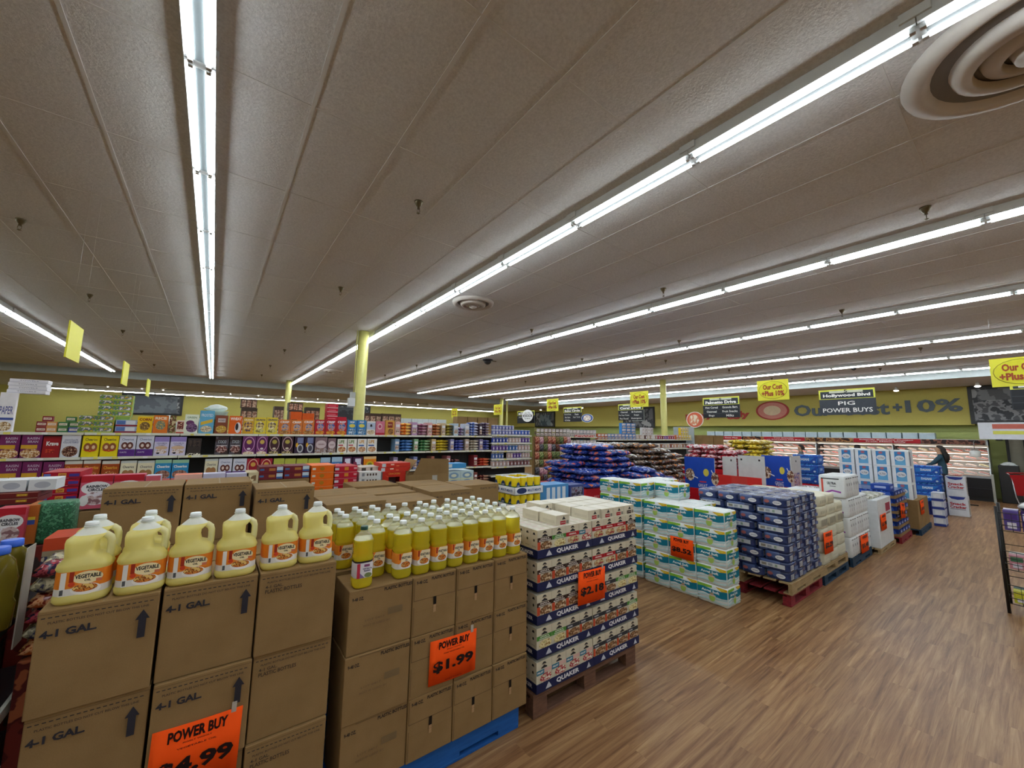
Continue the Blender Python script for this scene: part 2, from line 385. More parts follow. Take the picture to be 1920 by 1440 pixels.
def dome(x, y, lab, s=1.0):
    b = MB(); b.lathe([(0.17 * s, 0), (0.16 * s, -0.03), (0.13 * s, -0.035)], '$darkmetal', 20); b.lathe([(0.12 * s, -0.03), (0.11 * s, -0.09), (0.07 * s, -0.14), (0.01, -0.16)], '$trayblack', 20)
    b.box(0.1, 0.32, -0.02, 0.02, -0.03, -0.01, '$brass')
    put('dome_camera', b, (x, y, CEIL), label=lab, cat='security camera')
dome(6.62, 10.05, 'black security camera dome on the ceiling between two light rows')
dome(15.75, 3.2, 'small dark camera dome near the meat department light row', 0.7)
# spot lamps over the back wall and small ones on the perimeter ceiling
sl = MB(); sl.lathe([(0.03, 0), (0.035, -0.02), (0.06, -0.12), (0.075, -0.16)], '$white', 12, cap=False); SH = sl.mesh('shade')
sl = MB(); sl.lathe([(0.07, -0.15), (0.06, -0.165), (0.01, -0.175)], '$lamp', 12); SB = sl.mesh('bulb')
sp0 = None
def spot(x, y, z, rot, lab, grp):
    global sp0
    if sp0 is None:
        sp0 = bpy.data.objects.new('spot_lamp', None); C.objects.link(sp0); sp0['category'] = 'spot lamp'
        part('shade', SH, sp0); part('bulb', SB, sp0); r = sp0
        r.location = (x, y, z); r.rotation_euler = rot; r['label'] = lab; r['group'] = grp; return
    dup(sp0, (x, y, z), rot, lab, grp)
tk = MB(); tk.box(-5, 12.4, 26.58, 26.62, 3.99, 4.05, '$white'); put('lighting_track', tk, label='thin white lighting track on the ceiling before the back wall', cat='lighting track')
for i, x in enumerate([-4.2, -3.0, -2.2, -0.6, 0.6, 1.9, 3.1, 3.8, 5.0, 6.2, 7.3, 8.5, 9.2, 10.4, 11.6]):
    spot(x, 26.6, 3.98, (0.6, 0, 0.2 * (i % 3 - 1)), 'small white spot lamp, %s along the track in front of the back wall' % ORD[i], 'track spots by the back wall')
for i, (y, yy) in enumerate([(1.0, 0), (3.0, 0), (4.6, 0), (6.6, 0), (9.6, 0), (12.6, 0), (15.2, 0), (19, 0), (23.4, 0)]):
    spot(20.6, y, 4.05, (0, 0.25, 0), 'small round spot lamp, %s along the meat department ceiling' % ORD[i], 'spots over the meat department')
# ---------------------------------------------------------------- hanging signs (all hang in planes parallel to the light rows)
def sign_board(name, x, y0, y1, z0, z1, base, dsl, lab, cat, grp=None, th=0.012, wires=True, disc=False, tilt=0.0):
    """board whose printed face looks towards -X"""
    b = MB(); w = y1 - y0; h = z1 - z0
    if disc:
        cy, cz = w / 2, h / 2
        r1 = [(0, cy + w / 2 * math.cos(2 * PI * i / 32), cz + h / 2 * math.sin(2 * PI * i / 32)) for i in range(32)]
        b.loft([r1, [(th, p[1], p[2]) for p in r1]], base, smooth=False)
    else: b.box(0, th, 0, w, 0, h, base)
    b.prints(dsl, (0, w, 0), -Y, Z, w, h, 0.002)
    o = put(name, b, (x, y0, z0), (tilt, 0, 0), None, lab, cat, grp)
    if wires:
        t = MB()
        for q in (0.08, 0.92): t.tube([(th / 2, w * q, h * (0.99 if not disc else 0.8)), (th / 2, w * q, CEIL - z0 - 0.01)], 0.0005, '$steel', 4)
        part('hanging_wire', t, o)
    return o
COST = 'e .5 .5 .46 .44 7a6a1e;e .5 .5 .448 .425 e6e236;b .5 .66 .62 .26 a8452c Our Cost;b .5 .34 .72 .26 a8452c +Plus 10%'
for i, (y, dz) in enumerate([(-0.28, 0.03), (3.03, 0), (6.40, 0), (10.0, 0), (13.4, -0.04), (17.2, -0.06)]):
    sign_board('hanging_sign', 9.6, y, y + 0.6, 2.88 + dz, 3.32 + dz, '$signyellow', COST, 'yellow cost plus ten percent sign, %s from the shop front in its line' % ORD[i], 'sign', 'yellow hanging signs')
for i, y in enumerate([5.07, 7.72, 10.25]):
    sign_board('hanging_sign', -1.1, y, y + 0.43, 2.70, 3.03, '$signyellow', COST, 'narrow looking yellow paper sign turned edge-on, %s one above the cereal shelves' % ORD[i], 'sign', 'yellow signs over the side aisle')
def aisle(y0, y1, z0, z1, num, title, lines, lab, slate=False):
    d = 'r 0 .62 1 1 d9dc54;r .03 .64 .97 .93 343a42;r .2 .86 .8 .95 c9ccb8;t .5 .92 .06 .12 222 %s;b .5 .75 .84 .15 f2f2ee %s' % (num, title)
    d += ';r .01 0 .99 .62 %s' % ('3c4149' if slate else '23262c')
    for k, (cx, cy, w, h, t) in enumerate(lines): d += ';t %s %s %s %s e8e8e4 %s' % (cx, cy, w, h, t)
    if not slate: d += ';r .01 .2 .99 .215 4c5058;r .01 .4 .99 .415 4c5058'
    return sign_board('aisle_sign', 13.7, y0, y1, z0, z1, '$slate', d, lab, 'aisle sign', 'slate aisle signs', 0.03)
aisle(2.40, 3.60, 2.72, 3.42, '5', 'Hollywood Blvd', [(.5, .45, .3, .15, 'PIG'), (.5, .18, .88, .17, 'POWER BUYS')], 'slate aisle sign numbered five with handwritten chalk words', True)
aisle(5.74, 6.95, 2.71, 3.41, '6', 'Palmetto Drive', [(.25, .5, .35, .1, 'Hot Cereal'), (.75, .5, .4, .1, 'Granola Bars'), (.25, .3, .28, .1, 'Oatmeal'), (.75, .3, .4, .1, 'Fruit Snacks'), (.25, .1, .16, .11, 'Bags'), (.75, .1, .2, .11, 'Milks')], 'black aisle sign numbered six with three rows of small words')
aisle(9.38, 10.6, 2.68, 3.36, '7', 'Coral Drive', [(.25, .5, .28, .1, 'Charcoal'), (.75, .5, .4, .1, 'Air Fresheners'), (.25, .3, .42, .1, 'Pet Toys Treats'), (.75, .3, .2, .11, 'Soaps'), (.25, .1, .35, .1, 'Pet Food'), (.75, .1, .4, .1, 'Detergents')], 'black aisle sign half hidden behind a yellow hanging sign')
aisle(12.7, 13.9, 2.66, 3.36, '8', 'Echo Circle', [(.25, .5, .38, .1, 'Canned Soup'), (.75, .5, .2, .11, 'Pasta'), (.25, .3, .3, .1, 'Pet Care'), (.75, .3, .38, .1, 'Paper Towels'), (.25, .1, .3, .1, 'Oils')], 'black aisle sign beside a round blue sign, far down the row')
aisle(16.1, 17.6, 2.62, 3.3, '9', 'Bay', [(.2, .5, .2, .1, 'Juice')], 'black aisle sign mostly covered by a round white filter sign')
aisle(-1.2, 0.22, 2.75, 3.45, '4', 'K', [(.8, .45, .3, .12, 'Candy'), (.8, .2, .3, .12, 'Jelly')], 'black aisle sign cut off by the edge of the photo')
sign_board('round_sign', 13.55, 16.065, 16.979, 2.688, 3.354, 'f2f4f6', 'r .08 .4 .92 .58 4a4d52;b .5 .49 .7 .12 f4f4f4 A/C FILTER;t .5 .74 .5 .1 333 Save This;t .5 .63 .66 .08 333 Change Your;t .5 .27 .55 .1 333 This Month', 'round white sign about an air filter, hung before an aisle sign', 'sign', disc=True)
sign_board('round_sign', 13.55, 11.873, 12.581, 2.611, 2.999, 'f0f2f4', 'e .5 .5 .47 .47 3a62a8;e .5 .5 .34 .36 d8d2d0~b8a4a0~f0eee8~s9', 'round blue and white picture sign beside an aisle sign', 'sign', disc=True)
sign_board('round_sign', 13.3, 6.751, 7.359, 2.362, 2.915, 'f4ece0', 'e .5 .5 .46 .46 d8694a;e .45 .48 .3 .34 e6d8c0~d89070~s9', 'round orange and cream picture sign beside the granola aisle sign', 'sign', disc=True)
sign_board('banner_sign', 20.8, -0.6, 1.12, 2.12, 2.68, 'd8dce4', 'r .18 .62 1 .9 c86a5c;r .18 .3 1 .5 d8d860', 'white banner with red and yellow bands beyond the meat cases', 'sign')
# ---------------------------------------------------------------- wall graphics and pictures
def wall_text(x, y_l, y_r, z0, z1, t, col, lab, bold=0.05, name='wall_lettering'):
    b = MB(); w = y_l - y_r
    b.text(t, Vector((0, 0, 0)), -Y, Z, 0, 0, w, z1 - z0, col, bold)
    me = b.mesh(name); bm = bmesh.new(); bm.from_mesh(me)
    r = bmesh.ops.extrude_face_region(bm, geom=bm.faces[:]); 
    bmesh.ops.translate(bm, verts=[v for v in r['geom'] if isinstance(v, bmesh.types.BMVert)], vec=(-0.03, 0, 0)); bm.to_mesh(me); bm.free()
    put(name, me, (x - 0.001, (y_l + y_r) / 2, (z0 + z1) / 2), label=lab, cat='wall lettering')
wall_text(22, 6.79, 3.46, 3.06, 3.60, 'Our Cost', '5c6a74', 'large slate letters reading as words beside the oval emblem on the meat wall', 0.03)
wall_text(22, 3.36, 3.09, 3.2, 3.5, '+', '5c6a74', 'large slate plus sign painted high on the meat wall')
wall_text(22, 3.0, 1.48, 3.12, 3.62, '10%', '5c6a74', 'large slate ten percent figures high on the meat wall', 0.03)
wall_text(22, 12.2, 8.75, 2.98, 3.40, 'piggly wiggly', 'b4443a', 'red store name letters high on the meat wall, partly behind a sign')
eb = MB(); eb.lathe([(0.5, 0), (0.5, 0.03)], 'a83a34', 40, sx=1, sy=1); eb.lathe([(0.44, 0.031), (0.0, 0.033)], 'd0887c', 40, cap=False); eb.lathe([(0.26, 0.034), (0.0, 0.036)], 'e2cfae', 30, cap=False)
em = eb.mesh('oval_emblem'); em.transform(Matrix.Rotation(-PI / 2, 4, 'Y')); em.transform(Matrix.Diagonal((1, 1.45, 0.92, 1)))
put('oval_emblem', em, (21.999, 7.708, 3.372), label='red oval emblem on the yellow meat wall between two groups of letters', cat='emblem')
def framed(name, x, y0, y1, z0, z1, dsl, lab, fr='$black', along='x', base='6a6c70~3c3e44~9a9c9e~s2'):
    t = 0.1
    b = MB(); w = y1 - y0; h = z1 - z0
    if along == 'x':
        b.box(0.02, 0.05, 0, w, 0, h, base); b.prints(dsl, (0.02, w, 0), -Y, Z, w, h, 0.002)
    else:
        b.box(0, w, 0.02, 0.05, 0, h, base); b.prints(dsl, (0, 0.02, 0), X, Z, w, h, 0.002)
    o = put(name, b, (x, y0, z0) if along == 'x' else (y0, x, z0), label=lab, cat='picture')
    f = MB()
    for a0, a1, c0, c1 in ((0, w, 0, t), (0, w, h - t, h), (0, t, t, h - t), (w - t, w, t, h - t)):
        if along == 'x': f.box(0, 0.055, a0, a1, c0, c1, fr)
        else: f.box(a0, a1, 0, 0.055, c0, c1, fr)
    part('frame', f, o)
framed('framed_picture', 21.94, -0.9, 1.33, 2.66, 4.02, 'r .1 .62 .8 .9 7c7e82~5a5c60~s3;r .05 .1 .95 .6 3a3c42~8a8c90~55575c~s4', 'large black-framed grey landscape photo above the doorway')
framed('framed_picture', 21.94, 14.227, 16.603, 2.500, 3.845, 'r .3 .35 .7 .9 a8b4b4~8a9696~s2', 'black-framed grey picture high on the wall behind an aisle sign')
framed('framed_picture', 21.94, 23.270, 25.725, 2.583, 3.867, 'r .25 .1 .8 .8 4a5a66~7a8a94~s2', 'dark-framed picture in the far corner beside a yellow sign')
framed('framed_picture', 29.94, -4.147, -1.538, 2.779, 3.950, 'r .1 .1 .9 .9 5a6068~6e757c~s2', 'wide black-framed grey picture on the back wall', along='y')
framed('framed_picture', 29.94, 6.621, 9.303, 2.348, 3.897, 'r .1 .1 .9 .9 2a2c32~40444a~s2', 'dark picture on the back wall behind the thick yellow post', along='y')
framed('whiteboard', 22.24, -0.3, 0.02, 1.66, 2.12, '', 'white board in a black frame on the grey wall past the doorway', base='d8dadc')
db = MB(); db.box(0, 0.08, 0, 0.16, 0, 0.28, '$trayblack'); db.lathe([(0.03, 0), (0.03, 0.02)], '6a6a70', 12, (-0.01, 0.08, 0.13))
put('paper_dispenser', db, (22.5, 0.681, 2.083), label='small black dispenser on the yellow wall beside the doorway', cat='dispenser')

# ================================================================ oil display in front
def pallet(x, y, w, d, h, wood, lab, z=0, name='wooden_pallet', blocks=False):
    """w along x, d along y; deck boards, stringers and a bottom deck"""
    r = bpy.data.objects.new(name, None); C.objects.link(r); r.location = (x, y, z); r['label'] = lab; r['category'] = 'pallet'; r['group'] = 'pallets under the floor displays'
    t = MB(); n = 7; bw = d / n * 0.82
    for i in range(n): yy = i * (d - bw) / (n - 1); t.cbox(0, w, yy, yy + bw, h - 0.02, h, wood, 0.003)
    part('deck_boards', t, r)
    for i in range(3):
        b = MB(); yy = i * (d - 0.04) / 2; xs = (0, w / 2 - 0.07, w - 0.14)
        if blocks:
            for xx in xs: q = MB(); q.cbox(xx, xx + 0.14, yy, yy + 0.09 if i < 2 else yy + 0.04, 0.02, h - 0.041, wood, 0.003); part('block', q, r)
            b.box(0, w, yy, yy + 0.04, h - 0.04, h - 0.021, wood)
        else:
            b.box(0, w, yy, yy + 0.04, 0.05, h - 0.021, wood)
            for a0, a1 in ((0, w * 0.14), (w * 0.38, w * 0.62), (w * 0.86, w)): b.box(a0, a1, yy, yy + 0.04, 0.02, 0.05, wood)
        part('stringer', b, r)
    t = MB()
    for yy in (0, d / 2 - 0.05, d - 0.1): t.cbox(0, w, yy, yy + 0.1, 0, 0.019, wood, 0.003)
    part('bottom_boards', t, r); return r
# tall gallon cartons: layers 0.384 high on a pallet
pallet(-0.49, 2.40, 1.13, 1.35, 0.213, '$palletdark', 'dark wooden pallet hidden under the gallon jug cartons')
WARN = 'PLASTIC BOTTLES   DO NOT CUT BELOW THIS LINE'
GH = 0.39
def gal_box(kind):
    w, d, h = 0.355, 0.355, GH - 0.002
    fr = 'r 0 .962 1 .967 6f5638' + ''.join(';r %.3f .925 %.3f .935 3a3434' % (0.03 + 0.052 * i, 0.062 + 0.052 * i) for i in range(18)) + ';t .5 .885 .82 .022 3c3230 ' + WARN
    if kind == 0: fr += ';b .26 .78 .44 .075 2e2e38 4-1 GAL.;g 2e2e38 .83 .56 .9 .56 .9 .75 .93 .75 .865 .85 .8 .75 .83 .75'
    else: fr += ';t .18 .83 .22 .035 3a302c 4-1 GAL.;t .3 .775 .46 .045 3a302c PLASTIC BOTTLES'
    sd = 'r 0 .962 1 .967 6f5638;t .3 .78 .4 .05 3a302c 4-1 GAL.'
    return carton(w, d, h, '$kraft', fr, sd, 'r .49 0 .51 1 8d7450;r .2 .3 .26 .34 4a3c30', bev=0.004, rside=sd).mesh('shipping_carton')
GB = [gal_box(0), gal_box(1)]
GX = [-0.478, -0.112, 0.25]
def gcart(me, x, y, z, wh): put('shipping_carton', me, (x, y, z), label='brown gallon oil carton, ' + wh, cat='carton', group='brown gallon oil cartons')
for c in range(3):
    cn = ORD[c] + ' column from the shelf side'
    for l in range(3): gcart(GB[1 if c == 2 else 0], GX[c] + (0.004 if l == 1 else 0), 2.38 + (0.015 if (c + l) % 2 else 0), 0.215 + GH * l, 'front row, %s, %s layer up' % (cn, ORD[l]))
    gcart(GB[0], GX[c], 2.77, 0.215 + GH * 2, 'second row, %s, top layer' % cn)
RG = carton(0.355, 0.355, 0.355, '$kraft', 'r 0 .962 1 .967 6f5638' + ''.join(';r %.3f .925 %.3f .935 3a3434' % (0.03 + 0.052 * i, 0.062 + 0.052 * i) for i in range(18)) + ';t .5 .885 .82 .022 3c3230 ' + WARN + ';b .26 .78 .44 .075 2e2e38 4-1 GAL.;g 2e2e38 .83 .56 .9 .56 .9 .75 .93 .75 .865 .85 .8 .75 .83 .75', '', 'r .49 0 .51 1 8d7450;r .2 .3 .26 .34 4a3c30', bev=0.004).mesh('shipping_carton')
LOWB = carton(1.09, 0.5, 1.12, '$kraft').mesh('pallet_bin')
put('pallet_bin', LOWB, (-0.478, 3.14, 0.215), label='tall brown carton base under the raised gallon cartons', cat='bin')
for c, (x, y, t) in enumerate([(-0.475, 3.25, 1.742), (-0.112, 3.25, 1.742), (0.262, 3.15, 1.70)]):
    put('shipping_carton', carton(0.355, 0.36, t - 1.337 - 0.357, '$kraft'), (x, y, 1.337), label='flat brown spacer carton under a raised gallon carton, %s column' % ORD[c], cat='carton')
    gcart(RG, x, y, t - 0.355, 'raised row behind the jugs, %s column from the shelf side' % ORD[c])
# gallon jugs
def rrect(xl, xr, d, z, c=0.35, n=5):
    """rounded rectangle ring, x from xl to xr, half depth d"""
    cx, hw = (xl + xr) / 2, (xr - xl) / 2; rr = min(hw, d) * c * 2; pts = []
    for qx, qy, a0 in ((1, -1, -90), (1, 1, 0), (-1, 1, 90), (-1, -1, 180)):
        for i in range(n):
            a = math.radians(a0 + 90 * i / (n - 1)); pts.append((cx + qx * (hw - rr) + rr * math.cos(a), qy * (d - rr) + rr * math.sin(a), z))
    return pts
def make_jug():
    prof = [(-0.076, 0.076, 0.066, 0.0), (-0.084, 0.084, 0.074, 0.012), (-0.084, 0.084, 0.074, 0.028), (-0.081, 0.081, 0.071, 0.034), (-0.081, 0.081, 0.071, 0.128), (-0.085, 0.084, 0.074, 0.136), (-0.082, 0.078, 0.072, 0.15),
            (-0.066, 0.066, 0.066, 0.172), (-0.064, 0.032, 0.062, 0.182), (-0.066, 0.026, 0.062, 0.205), (-0.068, 0.027, 0.062, 0.232), (-0.066, 0.042, 0.058, 0.246), (-0.05, 0.052, 0.044, 0.260), (-0.03, 0.03, 0.029, 0.279), (-0.022, 0.02, 0.021, 0.286), (-0.019, 0.017, 0.018, 0.298)]
    r = bpy.data.objects.new('oil_jug', None); C.objects.link(r); r['category'] = 'jug'
    b = MB(); b.loft([rrect(*p, c=0.33 if p[3] < 0.26 else 0.5) for p in prof], lambda a: '$jugoil' if prof[a][3] < 0.25 else '$jugtop')
    part('body', b, r)
    t = MB(); t.tube([(0.03, 0, 0.257), (0.048, 0, 0.25), (0.062, 0, 0.238), (0.067, 0, 0.222), (0.068, 0, 0.195), (0.067, 0, 0.172), (0.062, 0, 0.155)], [0.013, 0.014, 0.014, 0.0135, 0.0135, 0.014, 0.016], '$handle', 10); part('handle', t, r)
    t = MB(); t.lathe([(0.022, 0), (0.0225, 0.004), (0.0215, 0.014), (0.02, 0.0155)], '$cap', 24, (-0.001, 0, 0.294)); t.lathe([(0.024, 0), (0.024, 0.004)], '$jugtop', 20, (-0.001, 0, 0.289)); part('cap', t, r)
    t = MB(); t.loft([rrect(-0.0817, 0.0817, 0.0717, z, 0.33) for z in (0.035, 0.062, 0.127)], lambda a: 'e9e6e2' if a == 0 else 'f08a28', cap=False)
    t.prints('r 0 .0 .13 1 e8e6e0;r .13 .4 1 1 f08828;e .64 .7 .36 .27 fae8b8;r .2 .55 .31 1 a0301c;b .64 .76 .62 .18 1c1a20 VEGETABLE;b .64 .58 .16 .09 1c1a20 OIL;e .27 .46 .08 .1 d8482a;e .62 .2 .36 .24 f4f1ee;e .6 .26 .3 .17 b8561c~d88a3a~7c3412~e8c070~s60;r .84 .48 .98 .6 d87a5a;r .02 .05 .1 .28 55585c',
             (-0.058, -0.0722, 0.036), X, Z, 0.122, 0.09, 0.00012)
    part('label_wrap', t, r, 'orange and white paper label reading vegetable oil')
    return r
jug0 = make_jug(); used = False
JG = [(-0.378, 2.475, 0.0), (-0.2, 2.47, 0.04), (-0.03, 2.475, -0.03), (0.147, 2.47, 0.0), (0.335, 2.475, 0.02), (0.51, 2.48, -0.02), (-0.38, 2.64, 0.02), (-0.205, 2.645, 0.0)]
for i, (x, y, a) in enumerate(JG):
    lab = 'yellow gallon vegetable oil jug, %s' % (ORD[i] + ' of the front row counted from the shelf side' if i < 6 else 'hidden behind the %s front jug' % ORD[i - 6])
    z = 0.215 + GH * 3
    if not used: used = True; jug0.location = (x, y, z); jug0.rotation_euler = (0, 0, a); jug0['label'] = lab; jug0['group'] = 'gallon oil jugs'
    else: dup(jug0, (x, y, z), a, lab, 'gallon oil jugs')
def neon(x, y, z, w, h, price, lab, face='y', rot=0.0, small='PURE VEGETABLE OIL', tape=True):
    b = MB(); n = 8
    pts = [(w * i / n, -0.006 * math.sin(PI * i / n)) for i in range(n + 1)]
    b.loft([[(px, py, 0), (px, py, h), (px, py + 0.0015, h), (px, py + 0.0015, 0)] for px, py in pts], '$neon')
    b.prints('b .5 .86 .66 .17 2a0c10 POWER BUY;t .5 .735 .32 .022 5a1010 PIGGLY WIGGLY;t .5 .66 .44 .025 5a1010 %s;b .5 .38 .86 .27 1c0a10 %s;t .5 .05 .36 .022 5a1010 WHILE IT LASTS' % (small, price), (0, -0.0075, 0), X, Z, w, h, 0.0003)
    o = put('price_sign', b, (x, y, z), (0, rot, 0) if face == 'y' else (0, 0, -PI / 2 + rot), None, lab, 'price sign', 'orange price signs')
    if tape: t = MB(); t.box(w * 0.86, w * 0.92, -0.003, -0.0015, h - 0.015, h + 0.03, '$tape'); part('tape_strip', t, o)
    return o
NW, NH = 0.335, 0.262
neon(-0.1, 2.372, 0.535, 0.32, 0.272, '$4.99', 'large orange price sign reading four ninety-nine taped to gallon cartons', rot=0.02, small='VEGETABLE OIL')
# ---------------------------------------------------------------- 48 ounce bottle cartons on a blue pallet
pallet(0.66, 2.42, 1.27, 1.1, 0.165, '$palletblue', 'blue pallet under the cartons of small oil bottles')
OH = 0.345
def oz_box(kind):
    if kind == 0:
        w, d = 0.372, 0.30
        fr = 'b .13 .86 .17 .055 2c2422 9-48 OZ.;b .76 .93 .46 .055 2c2422 PLASTIC BOTTLES;r .2 .97 .9 .978 6b5238;r .5 .4 .5 .4 000;r .6 .5 .84 .61 7d6748;t .4 .5 .3 .03 7a5f42 LOT 0417;t .44 .42 .42 .03 7a5f42 BEST IF USED BY'
    else:
        w, d = 0.298, 0.36
        fr = 'b .2 .905 .25 .06 2c2422 9-48 OZ.;b .68 .935 .54 .055 2c2422 PLASTIC BOTTLES;r .02 .6 .98 .607 523c26;r .02 .6 .03 .97 5c452c;r .97 .6 .98 .97 5c452c;r .46 .47 .53 .61 140e0c;r .465 .34 .525 .47 b08c66;r .02 .05 .03 .5 6b5238;r .02 .42 .98 .424 80643f'
    return carton(w, d, OH - 0.002, '$kraft', fr, 'r .02 .6 .98 .606 6b5238;r .02 .6 .03 1 6b5238', 'r 0 .49 1 .51 8d7450;r .7 .6 .84 .66 6b5238', bev=0.004).mesh('shipping_carton')
OB = [oz_box(0), oz_box(1)]
OX = [(0.684, 0), (1.062, 1), (1.366, 1), (1.67, 1)]
for c, (x, kd) in enumerate(OX):
    for l in range(3):
        jx = random.Random(c * 7 + l).uniform(-0.006, 0.006)
        put('shipping_carton', OB[kd], (x + jx * 0.5, 2.38 + jx, 0.167 + OH * l), label='brown small-bottle carton, %s column, %s layer up, facing the aisle' % (ORD[c], ORD[l]), cat='carton', group='brown small-bottle cartons')
for c, x in enumerate([0.70, 1.075, 1.45]):
    put('shipping_carton', OB[0], (x, 2.76, 0.167 + OH * 2), label='brown small-bottle carton under the back bottles, %s column' % ORD[c], cat='carton', group='brown small-bottle cartons')
# raised cartons behind the bottles
k = 0
BK = carton(0.45, 0.42, OH - 0.002, '$kraft', 't .7 .88 .46 .06 3a302c PLASTIC BOTTLES;t .18 .84 .2 .05 3a302c 9-48 OZ.;r .2 .96 .9 .968 6b5238', '', 'r 0 .49 1 .505 8d7450;r .5 .6 .62 .63 5a4630;r .2 .25 .32 .28 5a4630', bev=0.004).mesh('shipping_carton')
for (x, y, z) in [(0.72, 3.22, 1.20), (1.19, 3.22, 1.17), (0.70, 3.66, 1.20), (1.17, 3.66, 1.18), (1.66, 3.42, 1.20), (1.65, 3.86, 1.20), (1.16, 4.1, 1.2), (2.12, 3.62, 1.20)]:
    k += 1
    for l in ((0, 1, 2, 3) if k == 8 else (0, 1)):
        put('shipping_carton', BK, (x, y, z - l * OH), label='brown carton standing behind the small oil bottles, %s one, %s' % (ORD[k - 1], 'raised' if l == 0 else ORD[l - 1] + ' layer below'), cat='carton', group='raised cartons behind the oil bottles')
CR_ = carton(1.38, 1.3, 0.50, '$kraft', bev=0.006); put('pallet_bin', CR_, (0.70, 3.22, 0.32), label='large brown cardboard bin carrying the raised cartons behind the bottles', cat='bin')
pallet(0.72, 3.56, 1.4, 1.0, 0.318, '$palletdark', 'dark pallet beneath the brown cardboard bin behind the bottles')
neon(1.18, 2.366, 0.55, NW, 0.255, '$1.99', 'orange price sign reading one ninety-nine on the small-bottle cartons', rot=0.02)
# bottles
def make_bottle(cap='$cap', lab='oil'):
    r = bpy.data.objects.new('oil_bottle', None); C.objects.link(r); r['category'] = 'bottle'
    pr = [(0.044, 0.0), (0.053, 0.008), (0.0555, 0.02), (0.055, 0.05), (0.0525, 0.056), (0.0525, 0.152), (0.0555, 0.158), (0.0555, 0.172), (0.049, 0.184)]
    for i in range(5): pr += [(0.0525, 0.192 + 0.012 * i), (0.0495, 0.198 + 0.012 * i)]
    pr += [(0.053, 0.252), (0.051, 0.262)]
    b = MB(); b.loft([rrect(-q, q, q, z, 0.34) for q, z in pr], '$oil'); part('oil_body', b, r)
    pr = [(0.051, 0.2623), (0.042, 0.282), (0.028, 0.298), (0.019, 0.308), (0.017, 0.314), (0.017, 0.322)]
    b = MB(); b.loft([rrect(-q, q, q, z, 0.34 if q > 0.03 else 0.5) for q, z in pr], '$petclear'); part('neck', b, r)
    b = MB(); b.lathe([(0.0215, 0), (0.022, 0.003), (0.0212, 0.019), (0.0195, 0.0205)], cap, 16, (0, 0, 0.315)); part('cap', b, r)
    b = MB()
    if lab == 'oil':
        b.loft([rrect(-0.0533, 0.0533, 0.0533, z, 0.34) for z in (0.058, 0.09, 0.15)], lambda a: 'e9e6e2' if a == 0 else 'ef9234', cap=False)
        b.prints('r 0 .35 .3 1 ef8a2a;r .08 .6 .2 1 a0301c;g f6e6c0 .2 .3 1 .3 1 1 .35 1 .24 .8;b .6 .72 .74 .17 2c2a30 VEGETABLE;b .6 .55 .2 .1 2c2a30 OIL;e .5 .24 .46 .24 efece8;e .55 .27 .34 .2 b8561c~d88a3a~7c3412~e8c070~s60', (-0.044, -0.0535, 0.059), X, Z, 0.088, 0.09, 0.00015)
    else:
        b.loft([rrect(-0.0533, 0.0533, 0.0533, z, 0.34) for z in (0.058, 0.14, 0.15)], lambda a: 'e6e2ea' if a == 0 else '201820', cap=False)
        b.prints('r 0 0 .2 1 c03048;g 8a70a8 .2 0 .5 0 .2 .35;b .66 .6 .6 .1 2c2a60 VEGETABLE OIL;b .66 .46 .4 .1 2c2a60 BLEND;r .45 .74 .8 .9 8a4a7a;e .72 .16 .24 .16 7a8a5a', (-0.044, -0.0535, 0.059), X, Z, 0.088, 0.08, 0.00015)
    part('label_wrap', b, r, 'orange and white paper label' if lab == 'oil' else 'white label with a red stripe')
    return r
blend = make_bottle('$greencap', 'blend'); blend.location = (0.765, 2.445, 0.167 + OH * 3); blend['label'] = 'oil blend bottle with a dark green cap, standing apart at the corner'; blend['group'] = 'small oil bottles'
bt0 = make_bottle(); n = 0; rnd = random.Random(4)
BZ = 0.167 + OH * 3
for c in range(10):
    x = 0.76 + 0.124 * c
    rows = range(6) if c > 1 else range(3, 6) if c == 0 else range(1, 6)
    for r_ in rows:
        y = 2.46 + 0.116 * r_ + (0.03 if c < 4 and r_ > 2 else 0)
        if (c, r_) in ((2, 3), (4, 4), (3, 3), (6, 4)): continue
        lab = 'yellow small oil bottle, %s column, %s row back from the aisle' % (ORD[c], ORD[r_])
        p = (x + rnd.uniform(-.003, .003), y + rnd.uniform(-.001, .001), BZ); a = rnd.uniform(-.05, .05)
        if n == 0: bt0.location = p; bt0.rotation_euler = (0, 0, a); bt0['label'] = lab; bt0['group'] = 'small oil bottles'
        else: dup(bt0, p, a, lab, 'small oil bottles')
        n += 1
